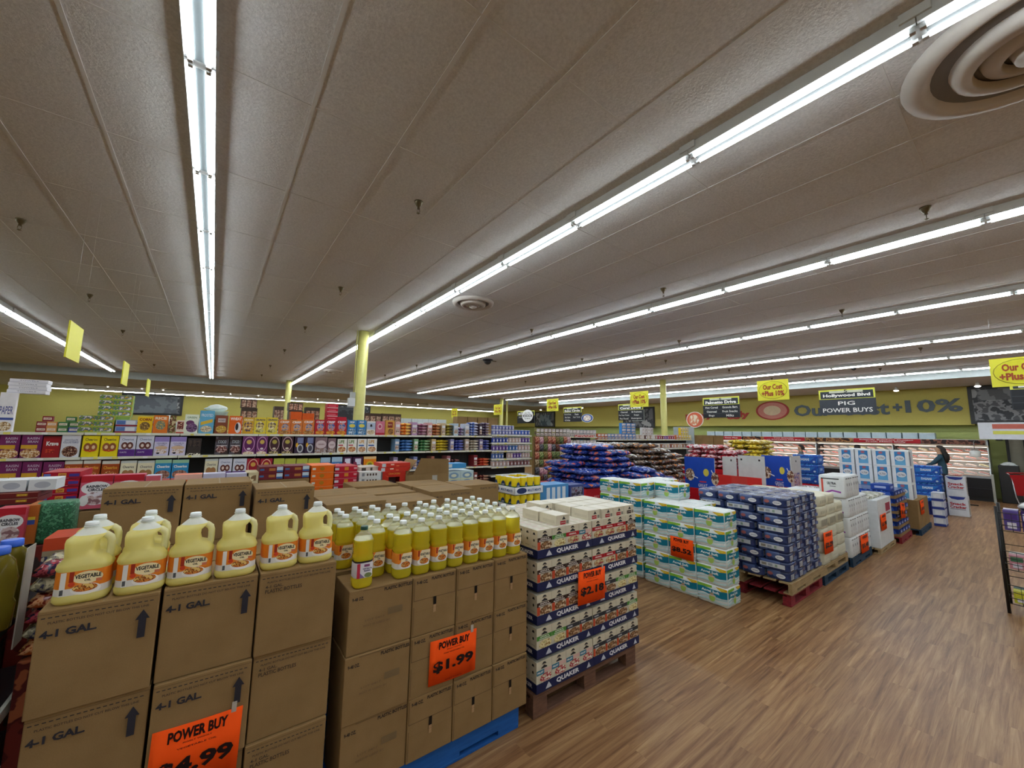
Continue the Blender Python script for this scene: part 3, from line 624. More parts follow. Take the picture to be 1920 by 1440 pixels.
# ---------------------------------------------------------------- oatmeal cartons in navy trays
MAN = 'g 26242a .34 .88 .66 .88 .60 .92 .56 .955 .44 .955 .40 .92;e .5 .865 .09 .03 b8a890;g 26242a .5 .85 .68 .79 .7 .75 .3 .75 .32 .79'
OAT = {
 'maple': MAN + ';r 0 .58 1 .73 2e1a14;r 0 .3 .2 .58 c85030;b .5 .685 .6 .045 f0e8e0 MAPLE &;b .5 .62 .8 .045 f0e8e0 BROWN SUGAR;e .58 .42 .4 .16 a07850~6a4428~d8c0a0~s45',
 'apple': MAN + ';r 0 .58 1 .73 4a8a3a;b .5 .685 .6 .045 f0f0e0 APPLES &;b .5 .62 .7 .045 f0f0e0 CINNAMON;e .55 .42 .42 .15 c8bc80~e8dca8~a88a50~s45',
 'original': MAN + ';r 0 .58 1 .73 b01828;b .5 .655 .56 .06 f4e8e0 ORIGINAL;e .55 .43 .42 .14 d8c8a0~b8a070~a83040~s45',
 'fruit': MAN + ';r 0 .56 .5 .72 3a7a94;b .25 .64 .38 .06 f0f0f0 FRUIT;r .5 .6 1 .72 e0b8b0;e .6 .42 .38 .16 d8ccb0~b02838~e8e0d0~s45',
 'variety': MAN + ';r 0 .58 1 .73 30333a;r .06 .6 .5 .71 434a58;b .28 .655 .34 .05 f0f0f0 FLAVOR;r 0 .3 .16 .58 c85030;e .58 .42 .42 .15 a07850~6a4428~c8a888~s45'}
OW, OD, OZ = 0.156, 0.082, 0.21
def oat_mesh(k): return carton(OW - 0.002, OD - 0.002, OZ, 'd8d0ba', OAT[k], 'g 26242a .3 .82 .7 .82 .6 .9 .4 .9;e .5 .62 .12 .05 30302c;t .5 .4 .6 .04 8a8474 WHOLE', 'r .1 .1 .9 .9 e6e0d2;r .3 .3 .7 .7 dcc8bc').mesh('oatmeal_box')
OM = {k: oat_mesh(k) for k in OAT}
def tray_mb(w, d, h=0.065, y=0):
    b = MB(); c = '1c2450'
    b.box(0, w, 0, 0.003, 0, h, c); b.box(0, w, d - 0.003, d, 0, h, c); b.box(0, 0.003, 0.003, d - 0.003, 0, h, c); b.box(w - 0.003, w, 0.003, d - 0.003, 0, h, c); b.box(0, w, 0, d, 0, 0.002, c)
    b.prints('b .52 .5 .4 .62 e8e8ee QUAKER;g c8ccd8 .14 .2 .24 .2 .22 .5 .19 .85 .16 .5;g c8ccd8 .86 .2 .94 .2 .92 .5 .9 .85 .88 .5', (0, 0, 0), X, Z, w, h, 0.0008)
    b.prints('b .6 .5 .5 .5 e8e8ee QUAKER;g c8ccd8 .1 .2 .22 .2 .19 .5 .16 .85 .13 .5', (0, d, 0), -Y, Z, d, h, 0.0008)
    return b
TW = OW * 4 + 0.006
TM = tray_mb(TW, OD * 4 + 0.006).mesh('navy_tray')
QX0, QY0 = 2.085, 2.40
pallet(2.06, 2.41, 1.24, 1.2, 0.165, '$palletdark', 'brown wooden block pallet under the oatmeal boxes', blocks=True)
ROWK = [['fruit'] * 4 + ['variety'] * 4, ['apple', 'apple', 'variety', 'variety', 'variety', 'variety', 'variety', 'apple'], ['maple', 'maple', 'maple', 'maple', 'variety', 'variety', 'apple', 'apple'],
        ['maple', 'maple', 'maple', 'maple', 'original', 'original', 'variety', 'maple'], ['maple', 'apple', 'original', 'fruit', 'original', 'original', 'original', 'maple']]
NAMES = {'maple': 'brown-banded', 'apple': 'green-banded', 'original': 'red-banded', 'fruit': 'blue and pink', 'variety': 'grey-banded'}
LP = 0.240
for l in range(5):
    z = 0.167 + LP * l
    for t in range(2):
        for q in range(3 if l == 4 else 1):
            put('navy_tray', TM, (QX0 + t * (TW + 0.003), QY0 + q * 0.337, z), label='navy cardboard tray of oatmeal boxes, %s layer up, %s half, %s row back' % (ORD[l], ('shelf-side', 'aisle-side')[t], ORD[q]), cat='tray', group='navy oatmeal trays')
    for i in range(8):
        t = i // 4
        for q in range(12 if l == 4 else (2 if i == 0 else 1)):
            if l == 4 and q > 8 and i > 5: continue
            kk = ROWK[l][i] if q == 0 else 'original'
            put('oatmeal_box', OM[kk], (QX0 + 0.004 + i * OW + t * 0.008, QY0 + 0.0085 + q * OD + (q // 4) * 0.006, z + 0.003 + (0.0)), label='cream and %s oatmeal box, %s column, %s layer up, %s row back' % (NAMES[kk], ORD[i], ORD[l], ORD[q]), cat='box', group='oatmeal boxes in trays')
    # hidden filler rows keep the stack solid
    if l < 4:
        b = MB(); b.box(0, TW * 2, 0, 0.68, 0, 0.2, 'd8d0ba'); put('inner_carton', b, (QX0 + 0.002, QY0 + 0.34, z + 0.02), label='cream carton core hidden inside the oatmeal stack, %s layer up' % ORD[l], cat='carton')
FL = {}
for kk in ('original', 'maple'):
    FL[kk] = carton(OW - 0.002, OZ, OD - 0.002, 'd8d0ba', 'r .3 .05 .7 .42 %s;t .5 .24 .3 .1 f0e8e0 OATS;g 26242a .42 .55 .7 .55 .62 .72 .56 .9 .5 .72;r .75 .1 .92 .42 8a8880' % ('b01828' if kk == 'original' else '2e1a14'), 'r .2 .2 .9 .5 cfc6b0', 'r .06 .06 .94 .94 e2dccd').mesh('oatmeal_box')
for i, (x, y, kk) in enumerate([(2.32, 2.44, 'original'), (2.71, 2.44, 'original'), (2.868, 2.42, 'original'), (3.026, 2.42, 'original'), (3.184, 2.42, 'maple'), (2.31, 2.66, 'original'), (2.71, 2.66, 'original'), (2.868, 2.64, 'maple'), (3.026, 2.64, 'original'), (3.184, 2.64, 'original'), (2.55, 2.9, 'original'), (2.71, 2.88, 'maple'), (2.868, 2.86, 'original'), (3.026, 2.86, 'original'), (3.184, 2.86, 'maple')]):
    put('oatmeal_box', FL[kk], (x, y, 0.167 + LP * 4 + 0.003 + OZ + 0.001), label='cream oatmeal box lying flat on top of the stack, %s one' % ORD[i], cat='box', group='oatmeal boxes lying on top')
neon(2.50, 2.372, 0.70, NW, 0.262, '$2.18', 'orange price sign reading two eighteen on the oatmeal trays', rot=0.03, small='INSTANT OATMEAL')
# second oatmeal pallet behind
b = carton(0.72, 0.9, 0.95, '$kraft'); put('pallet_bin', b, (2.62, 3.66, 0.14), label='tall brown carton behind the oatmeal stack carrying the yellow dog food trays', cat='bin')
pallet(2.62, 3.66, 0.72, 0.9, 0.138, '$palletdark', 'dark pallet behind the oatmeal stack')
k = 0
for i in range(3, 7):
    for q in range(2):
        k += 1; put('oatmeal_box', FL['original'], (2.12 + i * 0.165, 3.68 + q * 0.215, 1.092), label='cream box behind the oatmeal stack, %s along, %s row' % (ORD[i], ORD[q]), cat='box', group='cream boxes behind the oatmeal stack')
CAN = MB(); CAN.lathe([(0.049, 0), (0.05, 0.003), (0.05, 0.09), (0.05, 0.187), (0.049, 0.19)], lambda a: ('1d6b35', '1d6b35', 'f0d418', 'c8ccd0')[min(a, 3)], 16)
for a in (-0.6, PI): pass
CAN.prints('e .5 .5 .42 .3 28406a;t .5 .5 .5 .12 e8e8e8 ALPHA', (-0.03, -0.051, 0.02), X, Z, 0.06, 0.15, 0.0004)
CAN = CAN.mesh('food_can')
for l in range(2):
    tb = MB(); w, d, h = 0.44, 0.46, 0.085
    tb.box(0, w, 0, 0.004, 0, h, 'eceef2'); tb.box(0, 0.004, 0, d, 0, h, 'eceef2'); tb.box(0, w, d - 0.004, d, 0, h, 'eceef2'); tb.box(w - 0.004, w, 0, d, 0, h, 'eceef2'); tb.box(0, w, 0, d, 0, 0.003, 'eceef2')
    tb.prints('e .24 .5 .17 .4 26386c;b .68 .5 .48 .36 5a6a9a MULTI MEATS', (0, 0, 0), X, Z, w, h, 0.001); tb.prints('e .2 .5 .14 .4 26386c;b .66 .5 .5 .34 5a6a9a MULTI MEATS', (0, d, 0), -Y, Z, d, h, 0.001)
    zt = 1.18 + 0.20 * l
    put('can_tray', tb, (2.84, 3.68, zt), label='white cardboard tray of yellow and green cans, %s' % ('lower' if l == 0 else 'upper'), cat='tray')
    for i in range(4):
        for q in range(4):
            if 0 < i < 3 and 0 < q < 3: continue
            put('food_can', CAN, (2.84 + 0.06 + i * 0.106, 3.68 + 0.062 + q * 0.11, zt + 0.004), 0.3 * i - 0.5 * q, label='yellow and green food can, %s tray, %s along, %s row back' % (('lower', 'upper')[l], ORD[i], ORD[q]), cat='can', group='yellow and green cans')
    if l == 0:
        for i in range(4):
            for q in range(4):
                pass
# ---------------------------------------------------------------- shelf rack with big tea jugs at the photo edge
r = bpy.data.objects.new('shelf_rack', None); C.objects.link(r); r['label'] = 'grey metal shelf rack with pale price rails beside the gallon cartons'; r['category'] = 'shelf rack'; r.location = (-1.445, 2.1, 0)
for z in (0.28, 0.58, 0.88, 1.26):
    b = MB(); b.box(0, 0.82, 0, 1.15, z - 0.03, z, '$darkmetal')
    if z < 1: b.box(0.82, 0.835, 0, 1.15, z - 0.035, z + 0.015, '$rail')
    part('shelf', b, r)
for xx, yy in ((0.78, 0.0), (0.78, 1.1), (0, 0), (0, 1.1)): b = MB(); b.box(xx, xx + 0.04, yy, yy + 0.04, 0, 1.3, '$bracket'); part('upright', b, r)
fb = MB(); fb.box(0.846, 0.85, 0.58, 0.68, 1.16, 1.57, 'b8b2aa'); fb.prints('r .3 .72 .7 .95 6a6a68', (0.846, 0.68, 1.16), -Y, Z, 0.1, 0.41); part('cardboard_flap', fb, r, 'pale cardboard flap')
fb = MB(); fb.tube([(0.80, 0.35, 0.28), (0.80, 0.35, 1.52)], 0.02, '$bracket', 6); part('side_strip', fb, r)
def tea_jug():
    r = bpy.data.objects.new('tea_jug', None); C.objects.link(r); r['category'] = 'jug'
    b = MB(); pr = [(0.06, 0), (0.068, 0.01), (0.07, 0.1), (0.062, 0.12), (0.068, 0.2), (0.052, 0.27), (0.028, 0.30)]
    b.loft([rrect(-q, q, q, z, 0.34) for q, z in pr], '$tea'); part('body', b, r)
    b = MB(); b.lathe([(0.034, 0), (0.035, 0.005), (0.034, 0.028), (0.031, 0.03)], '$bluecap', 20, (0, 0, 0.30)); part('cap', b, r); return r
tj = tea_jug()
for i, (x, y) in enumerate([(-0.672, 2.80), (-0.672, 2.655), (-0.82, 2.80), (-0.82, 2.65)]):
    lab = 'amber plastic jug with a bright blue cap on the shelf rack, %s one' % ORD[i]
    if i == 0: tj.location = (x, y, 1.262); tj['label'] = lab; tj['group'] = 'blue-capped amber jugs'
    else: dup(tj, (x, y, 1.262), 0.2 * i, lab, 'blue-capped amber jugs')
def pillow(w, d, h, key, seed=0, nx=14, ny=10, wr=0.12, dsl=None, dface=None, flat=0.55):
    """soft filled bag: w along x, d along y, centred, resting on z=0"""
    R_ = random.Random(seed); b = MB(); ph = [R_.uniform(0, 6.28) for _ in range(6)]
    def P_(i, j, top):
        u = 2 * i / nx - 1; v = 2 * j / ny - 1
        e = max(0, 1 - abs(u) ** 3.2) ** flat * max(0, 1 - abs(v) ** 3.2) ** flat
        r = 1 + wr * (math.sin(7 * u + ph[0] + 3 * v) * 0.5 + math.sin(11 * v + ph[1] - 4 * u) * 0.35 + math.sin(17 * u * v + ph[2]) * 0.3)
        zz = h / 2 * (1 + (e * r if top else -e * 0.96))
        k = 1 - 0.05 * e
        return (u * w / 2 * k + (0.012 * math.sin(9 * v + ph[3])) * (1 - e), v * d / 2 * k, zz + (1 - e) * 0.1 * h * math.sin(5 * u + ph[4]))
    T = [[b.P(P_(i, j, True)) for j in range(ny + 1)] for i in range(nx + 1)]
    B = [[T[i][j] if i in (0, nx) or j in (0, ny) else b.P(P_(i, j, False)) for j in range(ny + 1)] for i in range(nx + 1)]
    for i in range(nx):
        for j in range(ny):
            b.idx((T[i][j], T[i + 1][j], T[i + 1][j + 1], T[i][j + 1]), key, True); b.idx((B[i][j], B[i][j + 1], B[i + 1][j + 1], B[i + 1][j]), key, True)
    if dsl: b.prints(dsl, (-w * 0.36, -d / 2 * 0.93, h * 0.25), X, Z, w * 0.72, h * 0.5, 0.002)
    return b
SN = [pillow(0.2, 0.16, 0.09, k, s) for s, k in enumerate(['6a2c20~c86a3a~2c2420~s18!', '2a2a50~8a2c3c~d8d0c8~s18!', 'c86a40~e8c8a0~6a2c20~s18!'])]
SNM = [q.mesh('snack_bag') for q in SN]
k = 0
for z in (0.88, 0.58, 0.28):
    for i in range(5):
        put('snack_bag', SNM[(i + k) % 3], (-0.80, 2.2 + 0.21 * i, z + 0.001), PI / 2 + 0.1 * i, label='dark red and orange bag on the shelf rack, %s along, %s shelf up' % (ORD[i], {0.88: 'third', 0.58: 'second', 0.28: 'lowest'}[z]), cat='snack bag', group='bags on the shelf rack')
    k += 1

b = MB(); b.cbox(0, .11, 0, .34, 0, 1.06, '7a2a24~5a1c1c~a85a3a~s10', .004); put('display_carton', b, (-.60, 2.79, 0), label='narrow dark red carton squeezed between the rack and the gallon cartons', cat='carton')
SM2 = [pillow(0.11, 0.15, 0.07, k, s).mesh('snack_bag') for s, k in enumerate(['c86a38~e8a878~8a2c20~s30!', '6a1c2c~a83c4c~2c2444~s30!', '3a3c58~8a8470~c8c0a0~s30!'])]
for i in range(12): put('snack_bag', SM2[i % 3], (-.545, 2.87 + .16 * (i % 2), 1.062 + .066 * (i // 2)), label='small colourful bag piled on the narrow dark red carton, %s one' % ORD[i], cat='snack bag', group='bags piled by the gallon cartons')

# ================================================================ cereal shelves across the room
def shelf_unit(x, y, w, d, levels, lab, grp, h=2.0, back='$shelfback', face='y', rz=0):
    """gondola section; front at local y=0"""
    r = bpy.data.objects.new('shelf_unit', None); C.objects.link(r); r.location = (x, y, 0); r.rotation_euler = (0, 0, rz); r['label'] = lab; r['category'] = 'shelf unit'; r['group'] = grp
    b = MB(); b.box(0, w, d - 0.03, d, 0, h - 0.02, back); part('back_panel', b, r)
    b = MB(); b.box(0, w, 0.03, d - 0.03, 0, 0.15, '$black'); part('plinth', b, r)
    for z in levels:
        b = MB(); b.box(0.002, w - 0.002, 0.012, d - 0.03, z - 0.025, z, '$shelf'); b.box(0.002, w - 0.002, 0, 0.012, z - 0.034, z + 0.004, '$rail')
        b.prints('r .3 .1 .36 .9 e8e070;r .62 .1 .67 .9 f2f2f2;r .12 .1 .16 .9 e8e070', (0, 0, z - 0.034), X, Z, w, 0.038, 0.0008); part('shelf', b, r)
    return r
SY = 8.6
for i in range(10):
    x = -4.85 + 1.105 * i
    lv = (0.18, 0.80, 1.23, 1.635, 2.0) if x > 4.4 or i > 8 else (0.18, 0.80, 1.23, 1.635, 2.0)
    shelf_unit(x, SY, 1.10 if i < 9 else 0.76, 0.33, lv, 'white-railed dark-backed shelf unit of the cereal aisle, %s section from the side wall' % ORD[i], 'cereal aisle shelf units')
O1, O2 = 'a06838~7a4a24~d8b070~s60', '8a5a34~5a3820~c8a070~s60'
CER = {
 'papers': ('f0eef4', 'r 0 .3 1 .36 3a50a0;t .5 .55 .8 .2 5a60a0 PAPER;e .5 .14 .44 .12 8a6a4a~c8a878~f0e8d8~s50', 'white paper goods pack'),
 'chexy': ('f0c418', 'b .5 .82 .8 .16 8a2018 CORN;e .5 .42 .34 .26 8a6a3a~5a4020~d8b060~s60', 'bright yellow cereal box'),
 'chexo': ('e07828', 'b .5 .84 .8 .15 f4e8d0 RICE;e .5 .45 .34 .26 8a9a9a~5a6a50~d8b060~s60', 'orange cereal box with a round picture'),
 'greenbr': ('8a9a5a~6a3a28~c8b890~s14', '', 'green and brown cereal pouch'),
 'berries': ('e8d8cc', 'r .1 .3 .9 .9 8a3830~5a2028~e8c0a0~s40;r 0 0 1 .1 c83828', 'small box with dark berries'),
 'purpleb': ('e8f0e0', 't .5 .84 .7 .1 4a7a3a GREEN;e .4 .55 .3 .14 6a3a6a;e .55 .3 .42 .24 6a4470~8a6a90~3a2444~s30', 'white cereal box with purple fruit'),
 'skyblue': ('68b4dc', 't .5 .8 .8 .12 e8f0f4 FROSTED;g e8c040 .1 .5 .9 .64 .9 .5 .1 .36;e .5 .2 .4 .14 c8b080~e8e0c8~8a6a4a~s40', 'tall light blue cereal box'),
 'brown': ('8a4a34', 'r .2 .62 .8 .84 d8c8c8;t .5 .73 .5 .1 5a3040 HONEY;e .5 .25 .42 .2 d8b040~a87828~e8d080~s50', 'brown cereal box with golden rings'),
 'wheat': ('f06a1c', 'b .5 .84 .86 .16 f8f0e8 WHEAT;e .7 .35 .24 .3 f0e8e8;e .62 .4 .12 .2 3a3030', 'orange cereal box with white letters'),
 'cookie': ('d8a828', 'b .5 .86 .84 .12 f4e8c8 CRUNCH;e .5 .45 .42 .32 38406a~c8903a~e8d8a8~s24', 'gold and navy cereal box'),
 'yelcookie': ('e8d038', 'b .5 .86 .84 .12 3a3060 CRUNCH;e .5 .5 .36 .26 4a3a6a~c8b060~f0e8c0~s24;e .5 .2 .4 .12 8a7a3a~e0d890~s30', 'yellow cereal box with a busy picture'),
 'crispo': ('e08038', 'b .5 .84 .8 .14 f4f0ec CRISP;e .55 .46 .34 .26 5a5a80~a8a0b0~e8a050~s24;e .5 .14 .44 .12 c89858~8a5a2c~s40', 'orange cereal box with grey-blue picture'),
 'crispr': ('c02030', 'b .5 .84 .8 .14 f0ecf4 CRISP;e .55 .5 .36 .26 4a5aa0~9a98b8~e87830~s24;e .5 .14 .44 .14 e0a030~b86820~s40', 'red cereal box with blue picture'),
 'bluep': ('3a86c8', 'b .5 .86 .5 .12 f0f0e0 POP;e .5 .62 .34 .12 e8d860;e .5 .22 .44 .2 e0e4e4~8ab0d0~3a5a7a~s30', 'blue cereal box with a white bowl'),
 'whiteq': ('e8e4e0', 'r 0 .4 1 .9 b8c4dc;g 26242a .36 .6 .64 .6 .6 .78 .4 .78;e .5 .2 .44 .16 c8a070~e8d8b8~8a6a4a~s40', 'white and pale blue cereal box'),
 'pinkc': ('d87890', 'e .45 .62 .28 .22 e8b8c0;e .45 .62 .16 .12 c85070;r 0 0 1 .16 b82838', 'pink cereal box'),
 'goldc': ('d8a048', 'r .25 .5 .8 .88 8a2c28;t .5 .7 .4 .1 e8c8a0 NUTS;e .6 .24 .3 .2 6a4028~a87848~s40', 'gold cereal box with a dark red panel'),
 'raisin': ('74245e', 't .56 .84 .6 .1 c8b8d0 RAISIN;t .56 .7 .5 .1 c8b8d0 BRAN;r 0 .4 .8 .56 d8a830;e .5 .2 .5 .2 8a5a3a~c89860~e8d8c0~s40', 'purple bran cereal box with a gold band'),
 'krave': ('a01c24', 'b .55 .66 .7 .2 f4f0ee Krave;r .2 .2 .7 .4 c8402c~8a1c1c~s40;r 0 .9 1 1 7a1018', 'deep red cereal box with white letters'),
 'choch': ('dfe2ee', 't .5 .76 .7 .08 5a6a9a CHOCOLATE;t .5 .66 .8 .08 5a6a9a CLUSTERS;e .5 .26 .42 .24 6a3428~3a1c14~c8a088~s50', 'white cereal box with chocolate clusters'),
 'yhon': ('f0dc18', 't .5 .82 .7 .13 2a2830 Cheerios;e .32 .46 .22 .2 9a5a34;e .68 .46 .22 .2 9a5a34;e .32 .46 .1 .09 e8c8a0;e .68 .46 .1 .09 e8c8a0;g d83c28 0 .34 .5 .24 1 .34 .5 .3', 'yellow cereal box with two brown rings'),
 'wpur': ('d8dcec', 't .5 .82 .7 .1 5a6a9a Cheerios;e .34 .52 .2 .17 6a3a34;e .66 .52 .2 .17 6a3a34;e .34 .52 .09 .08 e8d8d0;e .66 .52 .09 .08 e8d8d0;r 0 0 1 .34 5a2c86;t .3 .2 .4 .07 d8d0e8 OATS', 'white and purple cereal box with two rings'),
 'cinna': ('d4d0ec', 'r 0 .74 1 1 9a8ad0;t .5 .66 .7 .07 5a5a8a CINNAMON;t .5 .56 .5 .07 5a5a8a TOAST;e .5 .42 .42 .1 d8b898;e .5 .22 .4 .12 b89878~e8e0e8~s40;e .3 .14 .1 .05 2a2a40', 'lilac and white cereal box'),
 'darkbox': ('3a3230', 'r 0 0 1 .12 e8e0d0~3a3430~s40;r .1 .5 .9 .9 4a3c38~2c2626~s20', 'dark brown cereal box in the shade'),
 'chocbag': ('54505a~3a2c2c~s9', 't .5 .72 .6 .16 c8d4e0 COCO;e .5 .3 .42 .2 4a1c1c~7a3a34~e0d0c8~s60;r .1 .48 .9 .52 e8e4e8', 'dark grey cereal bag with chocolate pieces'),
 'ovalp': ('7a3a7a', 'e .5 .56 .42 .42 d8a8d0;e .5 .56 .37 .37 6a2c6a;e .5 .68 .2 .12 d8b860;e .5 .3 .14 .06 e8e0e8;e .5 .06 .44 .1 d8b890~f0e8d8~s50', 'purple cereal box with an oval picture'),
 'ovald': ('3c2430', 'e .5 .56 .42 .42 d8b8c0;e .5 .56 .37 .37 4a2c34;e .5 .68 .2 .12 b8a850;e .5 .3 .14 .06 e8e0c8;e .5 .06 .44 .1 d8c890~2a1c1c~s50', 'dark cereal box with an oval picture'),
 'ovalr': ('b0243c', 'e .5 .56 .42 .42 e8c8b0;e .5 .56 .37 .37 a01c30;e .5 .68 .2 .12 d8a850;e .5 .3 .14 .06 e8e0c8;e .5 .08 .44 .1 d8c890~8a3a2c~s50', 'red cereal box with an oval picture'),
 'darkblue': ('3c2a44', 'r .25 .6 .9 .95 7a84b0;e .25 .5 .14 .14 e0b030;e .6 .3 .34 .26 c0c4cc;e .6 .3 .22 .18 4a4858', 'dark plum cereal box with a white ring'),
 'grr': ('8a7078', 'e .5 .55 .44 .26 d8c8cc;t .5 .55 .5 .1 7a4048 GRAIN;r 0 0 1 .3 b8b0b4~8a6a5a~s30', 'dusty pink cereal box'),
 'life': ('f2f0ea', 'b .42 .8 .6 .24 6a8a3a LIFE;r .1 .5 .6 .58 c02838;e .5 .24 .42 .2 8a2c20~c8884c~e8d0a8~s50', 'white cereal box with red ribbon'),
 'lifeb': ('f2f2f0', 'b .42 .8 .6 .24 d09a3a LIFE;r .1 .46 .7 .56 3a68b0;e .5 .22 .42 .2 a86a3c~e8c8a0~s50', 'white cereal box with blue ribbon'),
 'brownch': ('a84a1c', 'r 0 .86 1 1 d8d8d0;b .5 .7 .8 .14 e0a038 Cheerios;e .5 .3 .5 .24 c87a3a~8a3c1c~e8b880~s40', 'chestnut brown cereal box'),
 'creamch': ('e4e0c4', 'r 0 .9 1 1 c8d0d0;t .5 .72 .7 .12 4a4858 Cheerios;e .34 .4 .22 .18 a87a4c;e .66 .4 .22 .18 a87a4c;r 0 0 1 .1 b84838', 'cream cereal box with two tan rings'),
 'bluech': ('2e90c8', 'r 0 .84 1 1 9ac8a8;b .5 .68 .8 .13 f0f4f4 Cheerios;e .5 .3 .46 .2 b0887c~7a4a3c~s40;r 0 0 1 .12 d87a78', 'bright blue cereal box'),
 'yells': ('e8e070', 'r 0 .7 1 1 b8c050;r .15 .3 .85 .62 f0ecd0;t .5 .46 .5 .14 5a4a2a CORN', 'lemon yellow cereal box'),
 'blues': ('3a78bc', 'r 0 .7 1 1 a8c8e0;e .5 .4 .4 .22 6a8ab8~e0e4ec~s20', 'blue and white cereal box'),
 'purw': ('4a2448', 'r .2 .5 .8 .9 dcdcf0;e .2 .5 .2 .2 8a3050;e .8 .3 .2 .2 e0d0b0', 'dark purple cereal box with a white panel'),
 'reesep': ('f08c18', 'r 0 .84 1 1 e8c890;e .5 .45 .3 .24 e8c828;e .5 .45 .18 .14 8a8a2c', 'orange cereal box with a yellow badge'),
}
CM = {}
def cmesh(k, w, h, d=0.07):
    q = (k, round(w, 2), round(h, 2))
    if q not in CM: CM[q] = carton(w, d, h, CER[k][0], CER[k][1]).mesh('cereal_box')
    return CM[q]
CNT = {}
def shelf_row(rows, y, z0, shelf, d=0.07, name='cereal_box', cat='box'):
    for x0, x1, h, k in rows:
        CNT[k, shelf] = CNT.get((k, shelf), 0) + 1; n = CNT[k, shelf]
        w = round(x1 - x0 - 0.006, 2)
        put(name, cmesh(k, w, h), (x0, y, z0), label='%s on the %s shelf%s' % (CER[k][2], shelf, ', %s of its kind' % ORD[n - 1]), cat=cat, group='cereal boxes on the %s shelf' % shelf)
R1 = [(-2.397, -2.241, 0.548, 'papers'), (-0.972, -0.789, 0.265, 'chexy'), (-0.784, -0.594, 0.289, 'chexo'), (-0.587, -0.499, 0.286, 'greenbr'), (-0.493, -0.390, 0.218, 'berries'), (-0.392, -0.202, 0.322, 'purpleb'), (-0.200, 0.004, 0.395, 'skyblue'), (0.019, 0.208, 0.320, 'brown'), (0.217, 0.413, 0.318, 'wheat'), (0.423, 0.585, 0.296, 'cookie'), (0.593, 0.777, 0.302, 'yelcookie'), (0.785, 0.974, 0.309, 'yelcookie'), (0.986, 1.182, 0.276, 'crispo'), (1.191, 1.384, 0.282, 'crispo'), (1.393, 1.602, 0.289, 'crispo'), (1.612, 1.798, 0.295, 'crispr'), (1.808, 2.000, 0.302, 'crispr'), (2.010, 2.219, 0.308, 'crispr'), (2.230, 2.413, 0.304, 'bluep'), (2.424, 2.612, 0.310, 'bluep'), (2.624, 2.806, 0.293, 'whiteq'), (2.818, 3.016, 0.299, 'pinkc'), (3.027, 3.232, 0.328, 'goldc')]
R2 = [(-2.538, -2.332, 0.326, 'raisin'), (-2.332, -2.142, 0.328, 'raisin'), (-2.137, -1.943, 0.330, 'raisin'), (-1.936, -1.760, 0.308, 'krave'), (-1.757, -1.558, 0.333, 'choch'), (-1.545, -1.354, 0.319, 'yhon'), (-1.348, -1.156, 0.320, 'yhon'), (-1.150, -0.955, 0.322, 'wpur'), (-0.949, -0.747, 0.323, 'wpur'), (-0.739, -0.548, 0.307, 'cinna'), (-0.542, -0.337, 0.308, 'cinna'), (-0.321, -0.137, 0.283, 'darkbox'), (0.051, 0.248, 0.312, 'chocbag'), (0.255, 0.435, 0.313, 'chocbag'), (0.443, 0.645, 0.324, 'ovalp'), (0.653, 0.838, 0.325, 'ovalp'), (0.846, 1.045, 0.326, 'ovald'), (1.054, 1.260, 0.328, 'ovald'), (1.279, 1.445, 0.319, 'darkblue'), (1.455, 1.616, 0.320, 'darkblue'), (1.636, 1.862, 0.310, 'grr'), (1.873, 2.025, 0.290, 'grr'), (2.056, 2.244, 0.279, 'life'), (2.255, 2.437, 0.280, 'life'), (2.459, 2.646, 0.280, 'lifeb'), (2.658, 2.862, 0.281, 'lifeb')]
R3 = [(-2.474, -2.291, 0.364, 'raisin'), (-2.291, -2.096, 0.358, 'raisin'), (-2.091, -1.902, 0.352, 'raisin'), (-1.897, -1.694, 0.345, 'raisin'), (-1.691, -1.507, 0.355, 'brownch'), (-1.501, -1.310, 0.349, 'brownch'), (-1.304, -1.105, 0.343, 'brownch'), (-1.099, -0.911, 0.336, 'creamch'), (-0.905, -0.702, 0.330, 'creamch'), (-0.698, -0.494, 0.341, 'bluech'), (-0.487, -0.275, 0.335, 'bluech'), (-0.063, 0.121, 0.341, 'creamch'), (0.128, 0.326, 0.336, 'wpur'), (0.334, 0.539, 0.330, 'wpur'), (0.539, 0.735, 0.325, 'ovalr'), (0.744, 0.938, 0.319, 'ovalr'), (0.955, 1.130, 0.314, 'yells'), (1.139, 1.328, 0.308, 'yells'), (1.337, 1.532, 0.303, 'yells'), (1.541, 1.753, 0.297, 'yells'), (1.761, 1.949, 0.313, 'blues'), (1.969, 2.173, 0.318, 'blues'), (2.184, 2.374, 0.313, 'purw'), (2.385, 2.591, 0.307, 'purw'), (2.602, 2.872, 0.312, 'reesep')]
shelf_row(R1, 8.62, 2.002, 'top'); shelf_row(R2, 8.62, 1.637, 'second'); shelf_row(R3, 8.62, 1.232, 'third')
